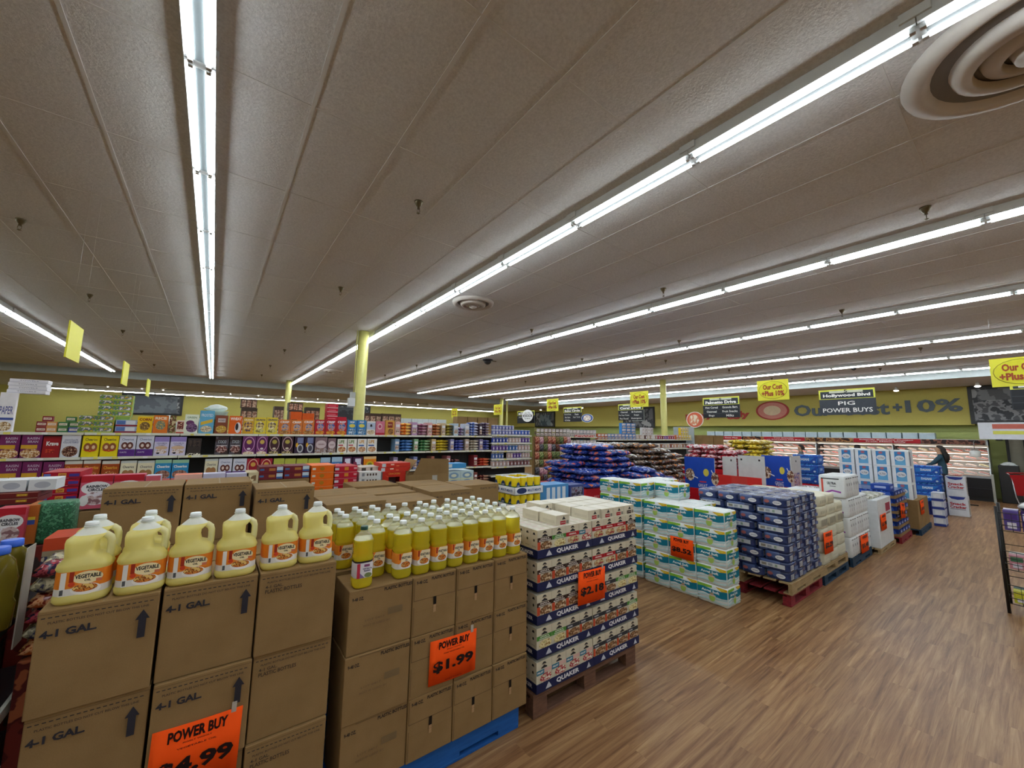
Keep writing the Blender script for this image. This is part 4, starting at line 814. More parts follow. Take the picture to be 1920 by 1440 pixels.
# flat layers of paper packs above the first pack
PK = carton(0.36, 0.2, 0.05, 'e8e6ee', 'r 0 .1 1 .2 b8b8cc;t .5 .6 .5 .3 8a8aa0 TOWELS', '', '').mesh('paper_pack')
for l in range(4): put('paper_pack', PK, (-2.36 + 0.01 * (l % 2), 8.64 + 0.02, R1[0][2] + 2.003 + 0.051 * l), label='flat white paper pack stacked on the end of the top shelf, %s layer' % ORD[l], cat='pack', group='flat white paper packs')
CUPS = [('8a2030', 'dark red'), ('d89858', 'tan'), ('3a7a48', 'green'), ('3050a0', 'blue')]
n = 0
for x, c, ls in [(-2.03, 0, 2), (-1.93, 1, 2), (-1.82, 2, 2), (-1.71, 3, 1), (-1.71, 2, 2), (-1.98, 0, 3), (-1.75, 2, 3)]:
    for l in range(2 if ls == 2 and x != -1.71 else 1):
        n += 1; z = 2.003 + 0.078 * (l if ls == 2 and x != -1.71 else ls - 1)
        q = ('cup', c); CM.setdefault(q, carton(0.1, 0.07, 0.075, CUPS[c][0], 'r .1 .3 .9 .75 e8d8c8;t .5 .5 .6 .25 %s CUPS' % CUPS[c][0]).mesh('pudding_box'))
        put('pudding_box', CM[q], (x, 8.63, z), label='small %s pudding box on the top shelf, %s of the cluster' % (CUPS[c][1], ORD[n - 1]), cat='box', group='small pudding boxes')
GT = carton(0.38, 0.16, 0.085, '8aa84c', 'r 0 .25 1 .9 d8d8d4~7a6a8a~4a8a4a~d8a03a~s22;r 0 0 1 .2 a8b84a').mesh('fruit_tray')
for l in range(3): put('fruit_tray', GT, (-1.62, 8.63, 2.003 + 0.087 * l), label='green tray of mixed snack packs on the top shelf, %s layer' % ORD[l], cat='tray', group='green snack trays')
for l in range(4): put('fruit_tray', GT, (-1.46, 8.80, 2.003 + 0.087 * (l + 2.9)), 0, label='green snack tray of the raised back tower, %s layer' % ORD[l], cat='tray', group='green snack trays')
put('support_carton', carton(0.36, 0.1, 0.25, '8aa84c'), (-1.45, 8.80, 2.003), label='green carton carrying the raised snack tray tower', cat='carton')
BT = carton(0.36, 0.18, 0.10, 'a8b8d8', 'r 0 0 1 .25 8a1c30;r .03 .3 .3 .9 5a7ab8;r .32 .3 .62 .9 e0e4ec;e .77 .6 .1 .3 4a6ab0').mesh('cookie_case')
for l in range(2): put('cookie_case', BT, (-1.22, 8.63, 2.003 + 0.102 * l), label='blue and white biscuit case with a red base, %s layer' % ORD[l], cat='case', group='blue and white biscuit cases')
put('cookie_case', carton(0.2, 0.1, 0.2, '6a88c0', 'e .5 .7 .3 .16 8a3050;r .5 .2 .8 .5 c8a098~5a2c34~s30;r 0 0 1 .2 8a80a8'), (-0.84, 8.63, 2.003), label='lilac-blue biscuit box beside the yellow cereal box', cat='box')
# plastic bags and tub standing behind the top shelf boxes
def crumple(w, d, h, key, seed):
    R_ = random.Random(seed); b = MB(); n = 14; rings = []
    for j in range(7):
        t = j / 6; rr = math.sin(PI * (0.12 + 0.86 * t)) ** 0.6 * (1 - 0.35 * t)
        rings.append([(w / 2 * rr * math.cos(2 * PI * i / n) * (1 + R_.uniform(-.14, .14)), d / 2 * rr * math.sin(2 * PI * i / n) * (1 + R_.uniform(-.14, .14)), h * t) for i in range(n)])
    b.loft(rings, key, smooth=False); return b
for i, (x, w, h) in enumerate([(-0.62, 0.3, 0.28), (-0.36, 0.22, 0.24), (-0.18, 0.26, 0.26)]):
    put('plastic_bag', crumple(w, 0.2, h, 'e4ece8', i), (x, 8.80, 2.002 + 0.02), label='crumpled white plastic bag behind the top shelf boxes, %s one' % ORD[i], cat='bag', group='crumpled plastic bags')
tb = MB(); tb.loft([rrect(-0.15, 0.15, 0.07, 0), rrect(-0.19, 0.19, 0.09, 0.25), rrect(-0.2, 0.2, 0.095, 0.26)], 'c4dcd0'); tb.prints('r .2 .2 .8 .45 6aa070', (-0.16, -0.086, 0.02), X, Z, 0.32, 0.2, 0.004)
o = put('storage_tub', tb, (0.0, 8.82, 2.14), label='pale green plastic tub behind the top shelf boxes', cat='tub'); part('tub_cover', crumple(0.38, 0.16, 0.12, 'dfe9e6', 9), o, None, (0.02, 0, 0.262))
put('support_carton', carton(0.36, 0.12, 0.135, '$kraft'), (-0.18, 8.74, 2.003), label='low brown carton under the pale green tub', cat='carton')
# cases standing on top of the second run of shelves behind
for i in range(9):
    shelf_unit(-2.4 + 1.25 * i, 11.6, 1.24, 0.9, (0.18, 2.05), 'far shelf unit behind the cereal shelves, %s section' % ORD[i], 'far shelf units', h=2.0, back='$shelf')
LZ = [0]
def far_case(u, base, front, lab, cat='case', name='bread_case', y=11.7, d=0.3, side='', up=False, at=None):
    x0, x1, z0, z1 = u; z0 = LZ[0] + 0.002 if up else at if at else 2.052; LZ[0] = z1
    put(name, carton(x1 - x0, d, z1 - z0, base, front, side), (x0, y, z0), label=lab, cat=cat)
BR = 'r .04 .08 .3 .85 c8a890~8a6050~s20;r .36 .08 .64 .85 c8a890~8a6050~s20;r .7 .08 .96 .85 c8a890~8a6050~s20'
far_case((0.514, 0.844, 2.277, 2.606), '4a3a30', BR, 'dark case of three bread bags, lower of the pair behind the cereal shelves')
far_case((0.491, 0.822, 2.609, 2.831), '4a3a30', BR, 'dark case of three bread bags, upper of the pair behind the cereal shelves', up=True)
far_case((1.210, 1.424, 2.296, 2.679), '54443a', BR, 'small brown case by the thin far post', y=11.72)
far_case((1.586, 1.924, 2.309, 2.599), '4a4038', BR, 'grey-brown bread case below its twin and behind orange packs', y=12.02)
far_case((1.567, 1.906, 2.603, 2.815), '4a4038', BR, 'grey-brown bread case above the orange snack packs', y=12.02, up=True)
far_case((1.985, 2.339, 2.320, 2.709), '4a4038', BR, 'brown bread case between the orange packs and red boxes', y=12.02)
far_case((1.588, 1.849, 2.307, 2.559), 'e8601c', 'r .1 .2 .6 .3 6a3020;r .1 .5 .6 .6 6a3020', 'orange snack pack behind the cereal, one of a pair nearer the thin post')
far_case((1.864, 2.147, 2.316, 2.529), 'e8601c', 'r .1 .2 .6 .3 6a3020;r .1 .5 .6 .6 6a3020', 'orange snack pack behind the cereal, one of a pair nearer the red boxes')
for i in range(5):
    far_case((2.464, 2.740, 2.480, 2.480)[:2] + (2.24 + 0.115 * i, 2.35 + 0.115 * i), 'c81c34', 'r 0 0 1 .15 f0d0d0;r .1 .4 .8 .6 e87080', 'flat red box in the taller red stack behind the cereal, %s layer' % ORD[i], 'box', 'red_box', at=2.24 + 0.115 * i)
far_case((2.754, 2.981, 2.490, 2.490)[:2] + (2.24, 2.35), 'c81c34', 'r 0 0 1 .15 f0d0d0', 'flat red box beside the taller red stack, lower', 'box', 'red_box', at=2.24)
far_case((2.754, 2.981, 2.490, 2.490)[:2] + (2.355, 2.46), 'c81c34', 'r 0 0 1 .15 f0d0d0', 'flat red box beside the taller red stack, upper', 'box', 'red_box', up=True)
far_case((2.437, 3.010, 2.485, 2.485)[:2] + (2.052, 2.238), '$kraft', '', 'brown carton under the flat red boxes', 'carton', 'shipping_carton')
far_case((3.471, 3.967, 2.334, 2.600), '4a3428', BR, 'case of cookies behind the thick post, first', y=11.7)
far_case((3.984, 4.576, 2.350, 2.607), '4a3428', BR, 'case of cookies behind the thick post, second', y=11.7)
WC = 'r .33 0 .34 1 a8b0b4;r .66 0 .67 1 a8b0b4;e .8 .5 .03 .08 7a8288'
for i, (a, b_) in enumerate([(728, 771), (773, 803), (804, 819), (819, 837)]):
    far_case(((4.316, 5.068, 2.568, 2.568), (5.104, 5.664, 2.594, 2.594), (5.683, 5.955, 2.610, 2.610), (5.974, 6.335, 2.623, 2.623))[i][:2] + (2.052, 2.50), 'd4dcde', WC, 'large pale white carton behind the snack bags, %s one' % ORD[i], 'carton', 'white_carton', 12.1)
for i in range(4):
    far_case(((6.597, 6.982, 2.654, 2.654), (7.004, 7.381, 2.669, 2.669), (7.426, 7.816, 2.685, 2.685), (7.863, 8.293, 2.702, 2.702))[i][:2] + (2.052, 2.62), '$kraft', '', 'brown carton behind the hanging yellow sign, %s one' % ORD[i], 'carton', 'shipping_carton', 11.8)
# ---------------------------------------------------------------- snack bags in display boxes, four tiers each
def snack_col(z, items, shelf, hmax=0.27):
    for n_, (bx0, bx1, gx0, gx1, bc, gc, nm, tiers) in enumerate(items):
        if bc:
            q = ('sd', bc, round(bx1 - bx0, 2)); CM.setdefault(q, carton(round(bx1 - bx0, 2), 0.26, 0.30 if z > 1.9 else 0.28, bc, 'r .1 .15 .9 .5 d8c8b8~8a6a5a~s30;r .1 .6 .9 .8 e8e8ec').mesh('display_box'))
            put('display_box', CM[q], (bx0, 8.62, z), label='narrow %s display box on the %s shelf, beside %s bags' % (nm, shelf, nm), cat='box', group='narrow display boxes')
        hh = (0.07 if z > 1.9 else 0.066)
        for l in range(tiers):
            q = ('sb', gc, round(gx1 - gx0, 2), l % 2)
            if q not in CM: CM[q] = pillow(round(gx1 - gx0, 2), 0.24, hh, gc, l + len(gc), 10, 6, 0.16).mesh('snack_bag')
            put('snack_bag', CM[q], ((gx0 + gx1) / 2, 8.75, z + 0.002 + hh * 0.98 * l), label='%s snack bag on the %s shelf, %s tier of its pile' % (nm, shelf, ORD[l]), cat='snack bag', group='snack bags on the shelves')
snack_col(2.002, [(3.253, 3.364, 3.377, 3.642, 'e0b0b0', 'e87028~f0c060~s12!', 'orange', 4), (3.642, 3.772, 3.786, 4.039, 'b890b8', '8a4a6a~b08090~s12!', 'lilac', 4), (4.039, 4.149, 4.163, 4.387, 'd8a0a0', '9a4a24~c88a50~s12!', 'rust', 4), (4.401, 4.501, 4.515, 4.720, 'c8b088', 'a89a30~6a5a20~s12!', 'olive', 4), (4.735, 4.854, 4.870, 5.037, 'b8ccdc', '6a4a7a~a8a0b8~s12!', 'plum', 3), (5.053, 5.177, 5.193, 5.464, 'c0c8d8', '2a50a8~8a9ac8~c8c8d8~s10!', 'royal blue', 5), (5.480, 5.562, 5.578, 5.811, '4a3a4a', '3a2a4a~8a7a8a~s10!', 'dark violet', 5)], 'top')
snack_col(1.637, [(3.260, 3.358, 3.370, 3.699, '7aa0c8', '2a5a9a~5a8ac8~s10!', 'steel blue', 4), (3.712, 3.816, 3.829, 4.138, '88b088', '2a6a38~7aa070~s10!', 'green', 4), (4.151, 4.262, 4.276, 4.618, 'c8b080', 'd8c028~a89020~s10!', 'yellow', 4), (4.647, 4.750, 4.764, 5.051, '9090c0', '2a3a90~6a70b8~s10!', 'indigo', 4), (5.066, 5.175, 5.190, 5.492, 'b8a898', '9a9080~c8c0b0~s10!', 'stone grey', 4), (5.492, 5.590, 5.606, 5.822, '8a80a8', '2a3888~6a70a8~s10!', 'midnight blue', 4)], 'second')
snack_col(1.232, [(3.243, 3.340, 3.365, 3.704, '8a80a0', '1c2c68~3a58a8~s10!', 'navy', 2), (3.717, 3.808, 3.821, 4.033, '7a88b8', '2a58a8~8aa0d0~s10!', 'cobalt', 3), (4.155, 4.237, 4.251, 4.532, 'a86a5a', '8a2020~c86a40~s10!', 'crimson', 2), (4.561, 4.662, 4.677, 4.943, 'a86a70', '2c1820~8a5a58~s10!', 'black cherry', 3), (5.329, 5.440, 5.456, 5.833, '8a3038', 'b02818~d86a40~s10!', 'scarlet', 3)], 'third')
snack_col(0.802, [(4.632, 4.748, 4.763, 5.200, '8a3038', '6a1c1c~a8503a~s10!', 'maroon', 3), (5.356, 5.451, 5.467, 5.843, '8a5048', '5a2020~a88068~s10!', 'brown-red', 3)], 'fourth')

# ================================================================ stacked cases between the oil display and the cereal aisle
def case(name, x0, x1, z0, z1, y, d, base, front, lab, cat='case', side='', grp=None, top='', rz=0):
    return put(name, carton(x1 - x0, d, z1 - z0, base, front, side, top), (x0, y, z0), rz, None, lab, cat, grp)
def bin_(x, y, w, d, h, lab, key='$kraft', z=0.0):
    if 'photo edge' in lab or 'wrapped pack' in lab: key = '5a1c1c~7a2a24~3a2c2c~s7'
    b = MB(); b.cbox(0, w, 0, d, 0, h, key, 0.006); b.prints('r 0 .49 1 .5 6b5238', (0, 0, 0), X, Z, w, h)
    put('pallet_bin', b, (x, y, z), label=lab, cat='bin')
MY = 4.62
# red four-high trays near the shelf side
RT = 'r 0 0 1 .22 8a1434;r .02 .4 .2 .8 5a70b8;r .4 .3 .62 .85 e0a040;t .51 .55 .16 .3 8a2030 NEW;r .7 .35 .98 .75 4a3a90;r .2 .12 .7 .18 f08a90'
a = (-1.011, -0.814, 1.508, 1.741)
for l in range(4):
    case('cereal_tray', a[0], a[1], a[2] + (a[3] - a[2]) / 4 * l, a[2] + (a[3] - a[2]) / 4 * (l + 1) - 0.002, MY, 0.4, 'b4102c', RT, 'crimson and purple cereal tray, %s layer of the stack near the tea jugs' % ORD[l], grp='crimson cereal trays')
RBW = 'r 0 .8 1 1 c02030;e .5 .62 .47 .2 f0eef0;b .52 .67 .66 .085 30303c RAINBOW;b .52 .57 .56 .085 30303c CIRCLES;e .5 .3 .4 .2 8a6468~c8b0b0~e8e4ec~s24;e .16 .25 .14 .16 e8ecec'
b_ = (-0.804, -0.622, 1.443, 1.702); c_ = (-0.616, -0.431, 1.424, 1.700)
case('cereal_box', b_[0], b_[1], b_[2], b_[3], MY, 0.12, 'd4607a', RBW, 'large white and red ring cereal box with a pale dog picture, upright', 'box')
case('cereal_box', c_[0], c_[1], b_[2], c_[3], MY, 0.12, 'd4607a', RBW, 'large white and red ring cereal box half behind the raised gallon carton', 'box')
for i, (q, base, fr, lab) in enumerate([((-0.424, -0.328, 1.409, 1.684), 'c8c8dc', 'r 0 .8 1 1 d86070;e .5 .6 .4 .12 a02848;e .3 .4 .3 .2 e8e8f0', 'white and lilac cereal box with a dark red oval, behind the raised cartons'),
      ((-0.236, -0.043, 1.386, 1.681), 'd8602c', 'r 0 .85 1 1 e8b8a8;r .1 .5 .9 .8 e07a30~8a4a2c~s12', 'orange cereal box lying behind the raised cartons'),
      ((-0.036, 0.130, 1.367, 1.681), 'c8c4dc', 'e .5 .75 .2 .12 b03a50;r 0 .5 .3 .7 4a4a6a', 'white cereal box with a pink oval, first of a pair behind the raised cartons'),
      ((0.138, 0.310, 1.349, 1.672), 'c4c0d8', 'e .5 .75 .2 .12 9a3048;r 0 .5 .3 .7 4a4a6a', 'white cereal box with a red oval, second of a pair behind the raised cartons')]):
    case('cereal_box', q[0], q[1], q[2], q[3], MY, 0.14, base, fr, lab, 'box')
case('snack_case', *(0.297, 0.393, 1.544, 1.676), MY, 0.3, 'd8c8a0', 'r .2 .4 .8 .8 8a6a4a~e8d8b0~s20', 'small cream case between the white cereal boxes and the maroon cases')
for l in range(2):
    for q in range(2):
        a = ((0.396, 0.603, 1.668, 1.668), (0.612, 0.843, 1.657, 1.657))[q]; zz = (0.459, 0.743, 1.600, 1.727)
        h = (zz[3] - zz[2]) / 2
        case('cracker_case', a[0], a[1], zz[2] + h * l, zz[2] + h * (l + 1) - 0.002, MY, 0.3, '74202c', 'r .03 .4 .2 .7 4a70a8;r .4 .35 .66 .75 b87838;r .72 .4 .98 .95 c8dcec;r .72 .1 .98 .38 3a68a8', 'maroon and blue cracker case, %s layer, %s column' % (ORD[l], ORD[q]), grp='maroon cracker cases')
a = (0.860, 1.097, 1.356, 1.724)
for l in range(5):
    h = (a[3] - a[2]) / 5
    case('snack_case', a[0], a[1], a[2] + h * l, a[2] + h * (l + 1) - 0.002, MY, 0.34, 'f06c10', 'e .45 .5 .1 .28 b87818;r .05 .35 .18 .65 e8e0d0;r 0 .93 1 1 f0a060', 'bright orange snack case, %s layer of its stack' % ORD[l], grp='bright orange snack cases')
a = (1.082, 1.329, 1.445, 1.710)
for l in range(4):
    h = (a[3] - a[2]) / 4
    case('cereal_tray', a[0], a[1], a[2] + h * l, a[2] + h * (l + 1) - 0.003, MY, 0.34, 'bc1030', 'r .05 .3 .22 .7 d8d0d8;r .45 .25 .62 .8 d88a30;r .85 .4 .98 .7 e0a0a8;r 0 .9 1 1 e07080', 'crimson case with a white code panel, %s layer' % ORD[l], grp='crimson cases with code panels')
a = (1.354, 1.601, 1.431, 1.634)
for l in range(3):
    h = (a[3] - a[2]) / 3
    case('snack_case', a[0], a[1], a[2] + h * l, a[2] + h * (l + 1) - 0.003, MY, 0.34, 'dcdcdc', 'r .12 .25 .24 .8 8a8c94;' + ';'.join('r %.2f .3 %.2f .7 4a3430' % (.34 + .13 * i, .41 + .13 * i) for i in range(4)), 'white case with four small dark squares, %s layer' % ORD[l], grp='white snack cases')
case('snack_case', *(1.390, 1.639, 1.621, 1.676), 4.75, 0.25, 'c8bcb0', 'r .1 .1 .3 .8 4a4038;r .5 .1 .6 .8 4a4038', 'low cream case on top of the white cases')
a = (1.620, 1.898, 1.423, 1.621)
b = MB(); w, h = a[1] - a[0], a[3] - a[2]; d = 0.3; wt = w * 0.26
b.box(0, w, 0.01, d, 0, 0.004, 'c02418'); b.box(0, wt, 0, 0.012, 0, h, 'c42818'); b.box(w - wt, w, 0, 0.012, 0, h, 'c42818'); b.box(wt, w - wt, 0, 0.012, h * 0.68, h, 'c42818'); b.box(0, 0.006, 0.012, d, 0, h, 'd8dcdc'); b.box(w - 0.006, w, 0.012, d, 0, h, 'c42818'); b.box(0, w, d - 0.006, d, 0, h, 'c0ccd4')
b.prints('t .5 .87 .5 .1 e8a040 CRACKERS;g e8a040 .1 .8 .24 .7 .24 .68', (0, 0, 0), X, Z, w, h, 0.001)
put('display_case', b, (a[0], MY, a[2]), label='open-fronted red display case with an arched white window', cat='case')
a = (1.605, 1.959, 1.619, 1.719)
for l in range(2):
    h = (a[3] - a[2]) / 2
    case('cracker_case', a[0] + 0.01 * l, a[1], a[2] + h * l, a[2] + h * (l + 1) - 0.002, MY + 0.02, 0.3, 'c83020', 'r .0 .1 .13 .9 c8d4dc;r .3 .5 .42 .8 f0d0c0;r .5 .2 .6 .4 e88050', 'red cracker case on top of the arched display case, %s layer' % ('lower' if l == 0 else 'upper'), grp='red cracker cases')
# open brown carton with raised flaps
a = (1.886, 2.460, 1.400, 1.543)
b = MB(); w, h, d = a[1] - a[0], 0.17, 0.34
for q in ((0, w, 0, .006, 0, h), (0, w, d - .006, d, 0, h), (0, .006, .006, d - .006, 0, h), (w - .006, w, .006, d - .006, 0, h), (0, w, 0, d, 0, .005)): b.box(*q, '$kraft')
r = put('open_carton', b, (a[0] + 0.01, MY - 0.02, a[2]), label='open brown carton with its flaps standing up behind the oil bottles', cat='carton')
b = MB(); b.loft([[(0.09, 0.003, h), (w, 0.003, h), (w - 0.02, -0.02, h + 0.18), (0.17, -0.03, h + 0.2)], [(0.09, 0.0, h), (w, 0.0, h), (w - 0.02, -0.024, h + 0.18), (0.17, -0.034, h + 0.2)]], '$kraft', smooth=False); part('flap', b, r)
b = MB(); b.loft([[(0.003, 0.003, h), (0.003, d, h), (0.12, d - 0.04, h + 0.18), (0.15, 0.03, h + 0.17)], [(0, 0.003, h), (0, d, h), (0.117, d - 0.04, h + 0.183), (0.147, 0.03, h + 0.173)]], '$kraft', smooth=False); part('flap', b, r)
b = MB(); b.box(w * 0.6, w * 0.72, -0.002, -0.0005, 0.0, h * 0.9, '$tape'); part('tape_strip', b, r)
a = (2.459, 2.861, 1.386, 1.586)
for q in range(2):
    w = (a[1] - a[0]) / 2
    case('snack_case', a[0] + w * q, a[0] + w * (q + 1) - 0.003, a[2], a[3], MY, 0.3, 'b8ccd0', 'e .5 .72 .36 .2 7a98b8;e .5 .25 .36 .2 7a98b8;e .5 .72 .2 .1 d8dcc8;e .5 .25 .2 .1 d8dcc8;r .0 .47 1 .52 e0dca0', 'pale blue and cream case with two round pictures, %s of a pair' % ORD[q], grp='pale blue picture cases')
case('snack_case', *(2.437, 2.739, 1.623, 1.685), MY, 0.2, '3a90d0', 'r 0 .2 .3 .9 d8e4ec', 'flat bright blue case on top of the picture cases')
b = MB(); b.loft([rrect(-.11, .11, .07, 0, .4), rrect(-.115, .115, .075, .06, .4), rrect(-.1, .1, .06, .085, .4)], '3f8cd8'); put('blue_tub', b, (1.98, 3.25, 1.205), label='small bright blue plastic tub at the end of the small oil bottles', cat='tub')
# bins that carry those stacks
for i, (x0, x1, zt) in enumerate([(-1.002, -0.799, 1.508), (-0.791, -0.315, 1.429), (-0.230, 0.328, 1.369), (0.311, 0.398, 1.543), (0.397, 0.852, 1.599), (0.873, 1.093, 1.357), (1.091, 1.349, 1.444), (1.354, 1.613, 1.431), (1.619, 1.883, 1.423), (1.890, 2.456, 1.400), (2.462, 2.907, 1.384)]):
    bin_(x0, MY, x1 - x0 - 0.004, 0.44, zt - 0.003, 'tall brown carton carrying the cereal cases, %s from the side wall' % ORD[i])
# things at the extreme edge: maroon cases, ring cereal box, wrapped green pack
for l in range(2):
    zz = (-1.098, -0.862, 1.607, 1.679); h = (zz[3] - zz[2]) / 2
    case('snack_case', zz[0], zz[1], zz[2] + h * l, zz[2] + h * (l + 1) - 0.003, 3.9, 0.3, '6c1c1c', 'r .62 .3 .82 .75 a87a28;t .72 .52 .16 .3 f0d040 BROWNIE;r 0 .92 1 1 c89080', 'maroon brownie case at the photo edge, %s layer' % ('lower' if l == 0 else 'upper'), grp='maroon brownie cases')
for i in range(3):
    q = (-1.059, -0.974, 1.662, 1.662); case('paper_cup_pack', -1.18 + 0.13 * i, -1.06 + 0.13 * i, zz[3], zz[3] + 0.07, 3.95, 0.2, 'dcdfe2', 'e .5 .5 .3 .3 b0b4c0', 'small white cup pack on the maroon cases, %s one' % ORD[i], 'pack', grp='small white cup packs')
a = (-0.930, -0.820, 1.427, 1.630)
case('cereal_box', a[0], a[1], a[2], a[3], 3.55, 0.12, 'c8485a', RBW.replace('RAINBOW', 'RAINBOW'), 'white and red ring cereal box cut off by the photo edge', 'box')
a = (-0.833, -0.781, 1.411, 1.631); case('cereal_box', a[0], a[1], a[2], a[3], 3.6, 0.2, 'b86828', 'r .1 .5 .8 .62 3a58a8;r .1 .62 .8 .7 d8c838', 'narrow orange box side beside the ring cereal box', 'box')
b = MB(); b.loft([[(x_ * q, y_ * q, z_) for x_, y_, _ in rrect(-.085, .085, .09, 0, .3)] for q, z_ in ((.93, 0), (1, .02), (1.0, .12), (.99, .21), (.92, .235))], '3a7a54~2a5a40~5a9a74~s60'); put('wrapped_pack', b, (-0.725, 3.70, 1.40), label='green shrink-wrapped pack beneath the crimson trays', cat='pack')
bin_(-1.45, 3.55, 0.60, 0.33, 1.36, 'brown carton carrying the ring cereal box at the photo edge')
bin_(-0.83, 3.60, 0.2, 0.2, 1.398, 'brown carton under the green wrapped pack')
a = (-0.663, -0.434, 1.325, 1.535); case('cereal_box', -0.665, -0.49, 1.05, 1.50, 3.22, 0.24, '9a8a70', 'r 0 .0 1 .8 8a8a7a~3a3c5a~c8b8a0~s14;r 0 .86 1 1 c84828', 'orange and grey printed box just behind the first gallon jug', 'box', top='r 0 0 1 1 d85030')
bin_(-0.665, 3.22, 0.175, 0.24, 1.048, 'brown carton under the orange and grey printed box')

# ================================================================ soft packs
def soft(w, d, h, key, front='', side='', top='', c=0.22, bulge=0.03, sink=0.0):
    """rounded wrapped pack, x 0..w, y 0..d"""
    b = MB(); cx, cy = w / 2, d / 2; m = min(w, d); rings = []
    for z, s in ((0.0, 0.93), (0.05, 0.985), (0.25, 1.0), (0.75, 1.0), (0.94, 0.985), (1.0, 0.93)):
        q = 1 - (1 - s) * 1.0
        rings.append([(x + cx, y + cy, z * h) for x, y, _ in rrect(-w / 2 + m * (1 - q) / 2, w / 2 - m * (1 - q) / 2, d / 2 - m * (1 - q) / 2, 0, c)])
    b.loft(rings, key)
    b.prints(front, (w * 0.04, 0, h * 0.04), X, Z, w * 0.92, h * 0.92, 0.0008); b.prints(side, (0, d * 0.96, h * 0.04), -Y, Z, d * 0.92, h * 0.92, 0.0008); b.prints(top, (w * .1, d * .1, h), X, Y, w * .8, d * .8, 0.0008)
    return b
# ---------------------------------------------------------------- can shelves, hanging packets, drinks shelves beyond the cereal aisle
def row(name, x0, x1, y, z, h, cols, lab, grp, d=0.1, stack=1, cyl=False, dsl=''):
    n = len(cols); w = (x1 - x0) / n; c = 0
    for i, col in enumerate(cols):
        if not col: continue
        q = ('row', col, round(w, 3), h, cyl, dsl)
        if q not in CM:
            if cyl:
                b = MB(); r = w / 2 - 0.003; b.lathe([(r * .94, 0), (r, 0.004), (r, h * .12), (r, h * .9), (r * .94, h)], lambda a, col=col: ('c8ccd0', 'c8ccd0', col, 'd0d4d8')[min(a, 3)], 12, (w / 2, r, 0))
                b.prints('e .5 .5 .4 .3 e8e8ec', (w * .3, -0.004, 0.01), X, Z, w * .4, h * .8); CM[q] = b.mesh(name)
            else: CM[q] = carton(w - 0.004, d, h, col, dsl or 'r .12 .55 .88 .9 e8e4e0~b8b0b8~s30;r .1 .1 .9 .4 8a7a7a~d8d0c8~s30').mesh(name)
        for s in range(stack):
            put(name, CM[q], (x0 + w * i, y, z + h * s), label=lab % (ORD[i] if n > 1 else 'only', ) + (', upper' if s == 1 else ', topmost' if s == 2 else ''), cat=name.split('_')[-1], group=grp)
LB, LP_, PK_ = '3a4aa0', '6a4a9a', 'c8b0a8'
shelf_unit(5.86, 8.6, 1.36, 0.33, (0.18, 0.75, 0.97, 1.195, 1.40, 1.607, 1.815, 2.03), 'shelf unit of stacked blue cans beside the hanging packets', 'can shelf units')
row('food_can', 5.88, 6.62, 8.62, 2.032, 0.13, ['7a80b8'] * 7, 'lilac-blue can on the highest can shelf, %s along', 'cans on the highest can shelf', stack=2, cyl=True)
row('food_can', 6.62, 7.2, 8.62, 2.032, 0.14, ['4a68b8'] * 5, 'blue and white can on the highest can shelf end, %s along', 'cans on the highest can shelf', cyl=True)
for z, cs, nm in ((1.817, [LB] * 5 + [PK_] * 4 + [LP_] * 3, 'second highest'), (1.609, [LP_] * 5 + ['3a6ab0'] * 3 + [PK_] * 4, 'third highest'), (1.402, ['4a68a8'] * 4 + [''] + [PK_] * 2 + [LP_] * 3 + [PK_] * 3, 'fourth highest'), (1.197, [PK_] * 5 + ['8a5a5a'] * 6, 'fifth highest')):
    row('food_can', 5.88, 7.2, 8.62, z, 0.15, cs, 'can on the ' + nm + ' can shelf, %s along', 'cans on the %s can shelf' % nm, cyl=True)
# hanging packets on a pegboard panel
pg = MB(); pg.box(0, 1.45, 0, 0.05, 0, 2.0, '$kraft'); pg.box(0, 1.45, -0.2, 0.25, 0, 0.12, '$black'); put('pegboard_stand', pg, (7.25, 8.55, 0), label='brown pegboard stand covered with small hanging packets', cat='display stand')
PKC = ['5a4a2c~8a7a3a~s20', '3a2a20~7a3a2c~s20', '4a6a2c~a8b070~s20', '8a3a30~c89070~s20', '2a2c34~6a6a70~s20', '6a5a3a~b8a888~s20', 'a87088~d8b8b8~s20', '3a4a30~7a8a4a~s20']
def packet(col, w=0.14, h=0.2):
    b = MB(); b.loft([[(-w / 2, 0.004, 0), (w / 2, 0.004, 0), (w / 2, 0.0, 0), (-w / 2, 0.0, 0)], [(-w / 2, 0.012, 0.02), (w / 2, 0.012, 0.02), (w / 2 * .96, -0.028, 0.05), (-w / 2 * .96, -0.028, 0.05)], [(-w / 2, 0.012, h * .8), (w / 2, 0.012, h * .8), (w / 2 * .96, -0.022, h * .75), (-w / 2 * .96, -0.022, h * .75)], [(-w / 2, 0.004, h), (w / 2, 0.004, h), (w / 2, 0, h), (-w / 2, 0, h)]], col, smooth=False)
    b.tube([(0, 0.03, h * 0.94), (0, -0.05, h * 0.94)], 0.003, '$steel', 4); b.lathe([(0.012, 0), (0.012, 0.004)], 'e8e8e8', 8, (0, -0.05, h * .94)); return b
PKM = [packet(c).mesh('snack_packet') for c in PKC]
rnd = random.Random(8)
for j in range(8):
    for i in range(9):
        put('snack_packet', PKM[rnd.randrange(8)], (7.34 + 0.157 * i, 8.50, 1.80 - 0.215 * j + rnd.uniform(-.01, .01)), label='small hanging snack packet, %s row down, %s along the pegboard' % (ORD[j], ORD[i]), cat='packet', group='hanging snack packets')
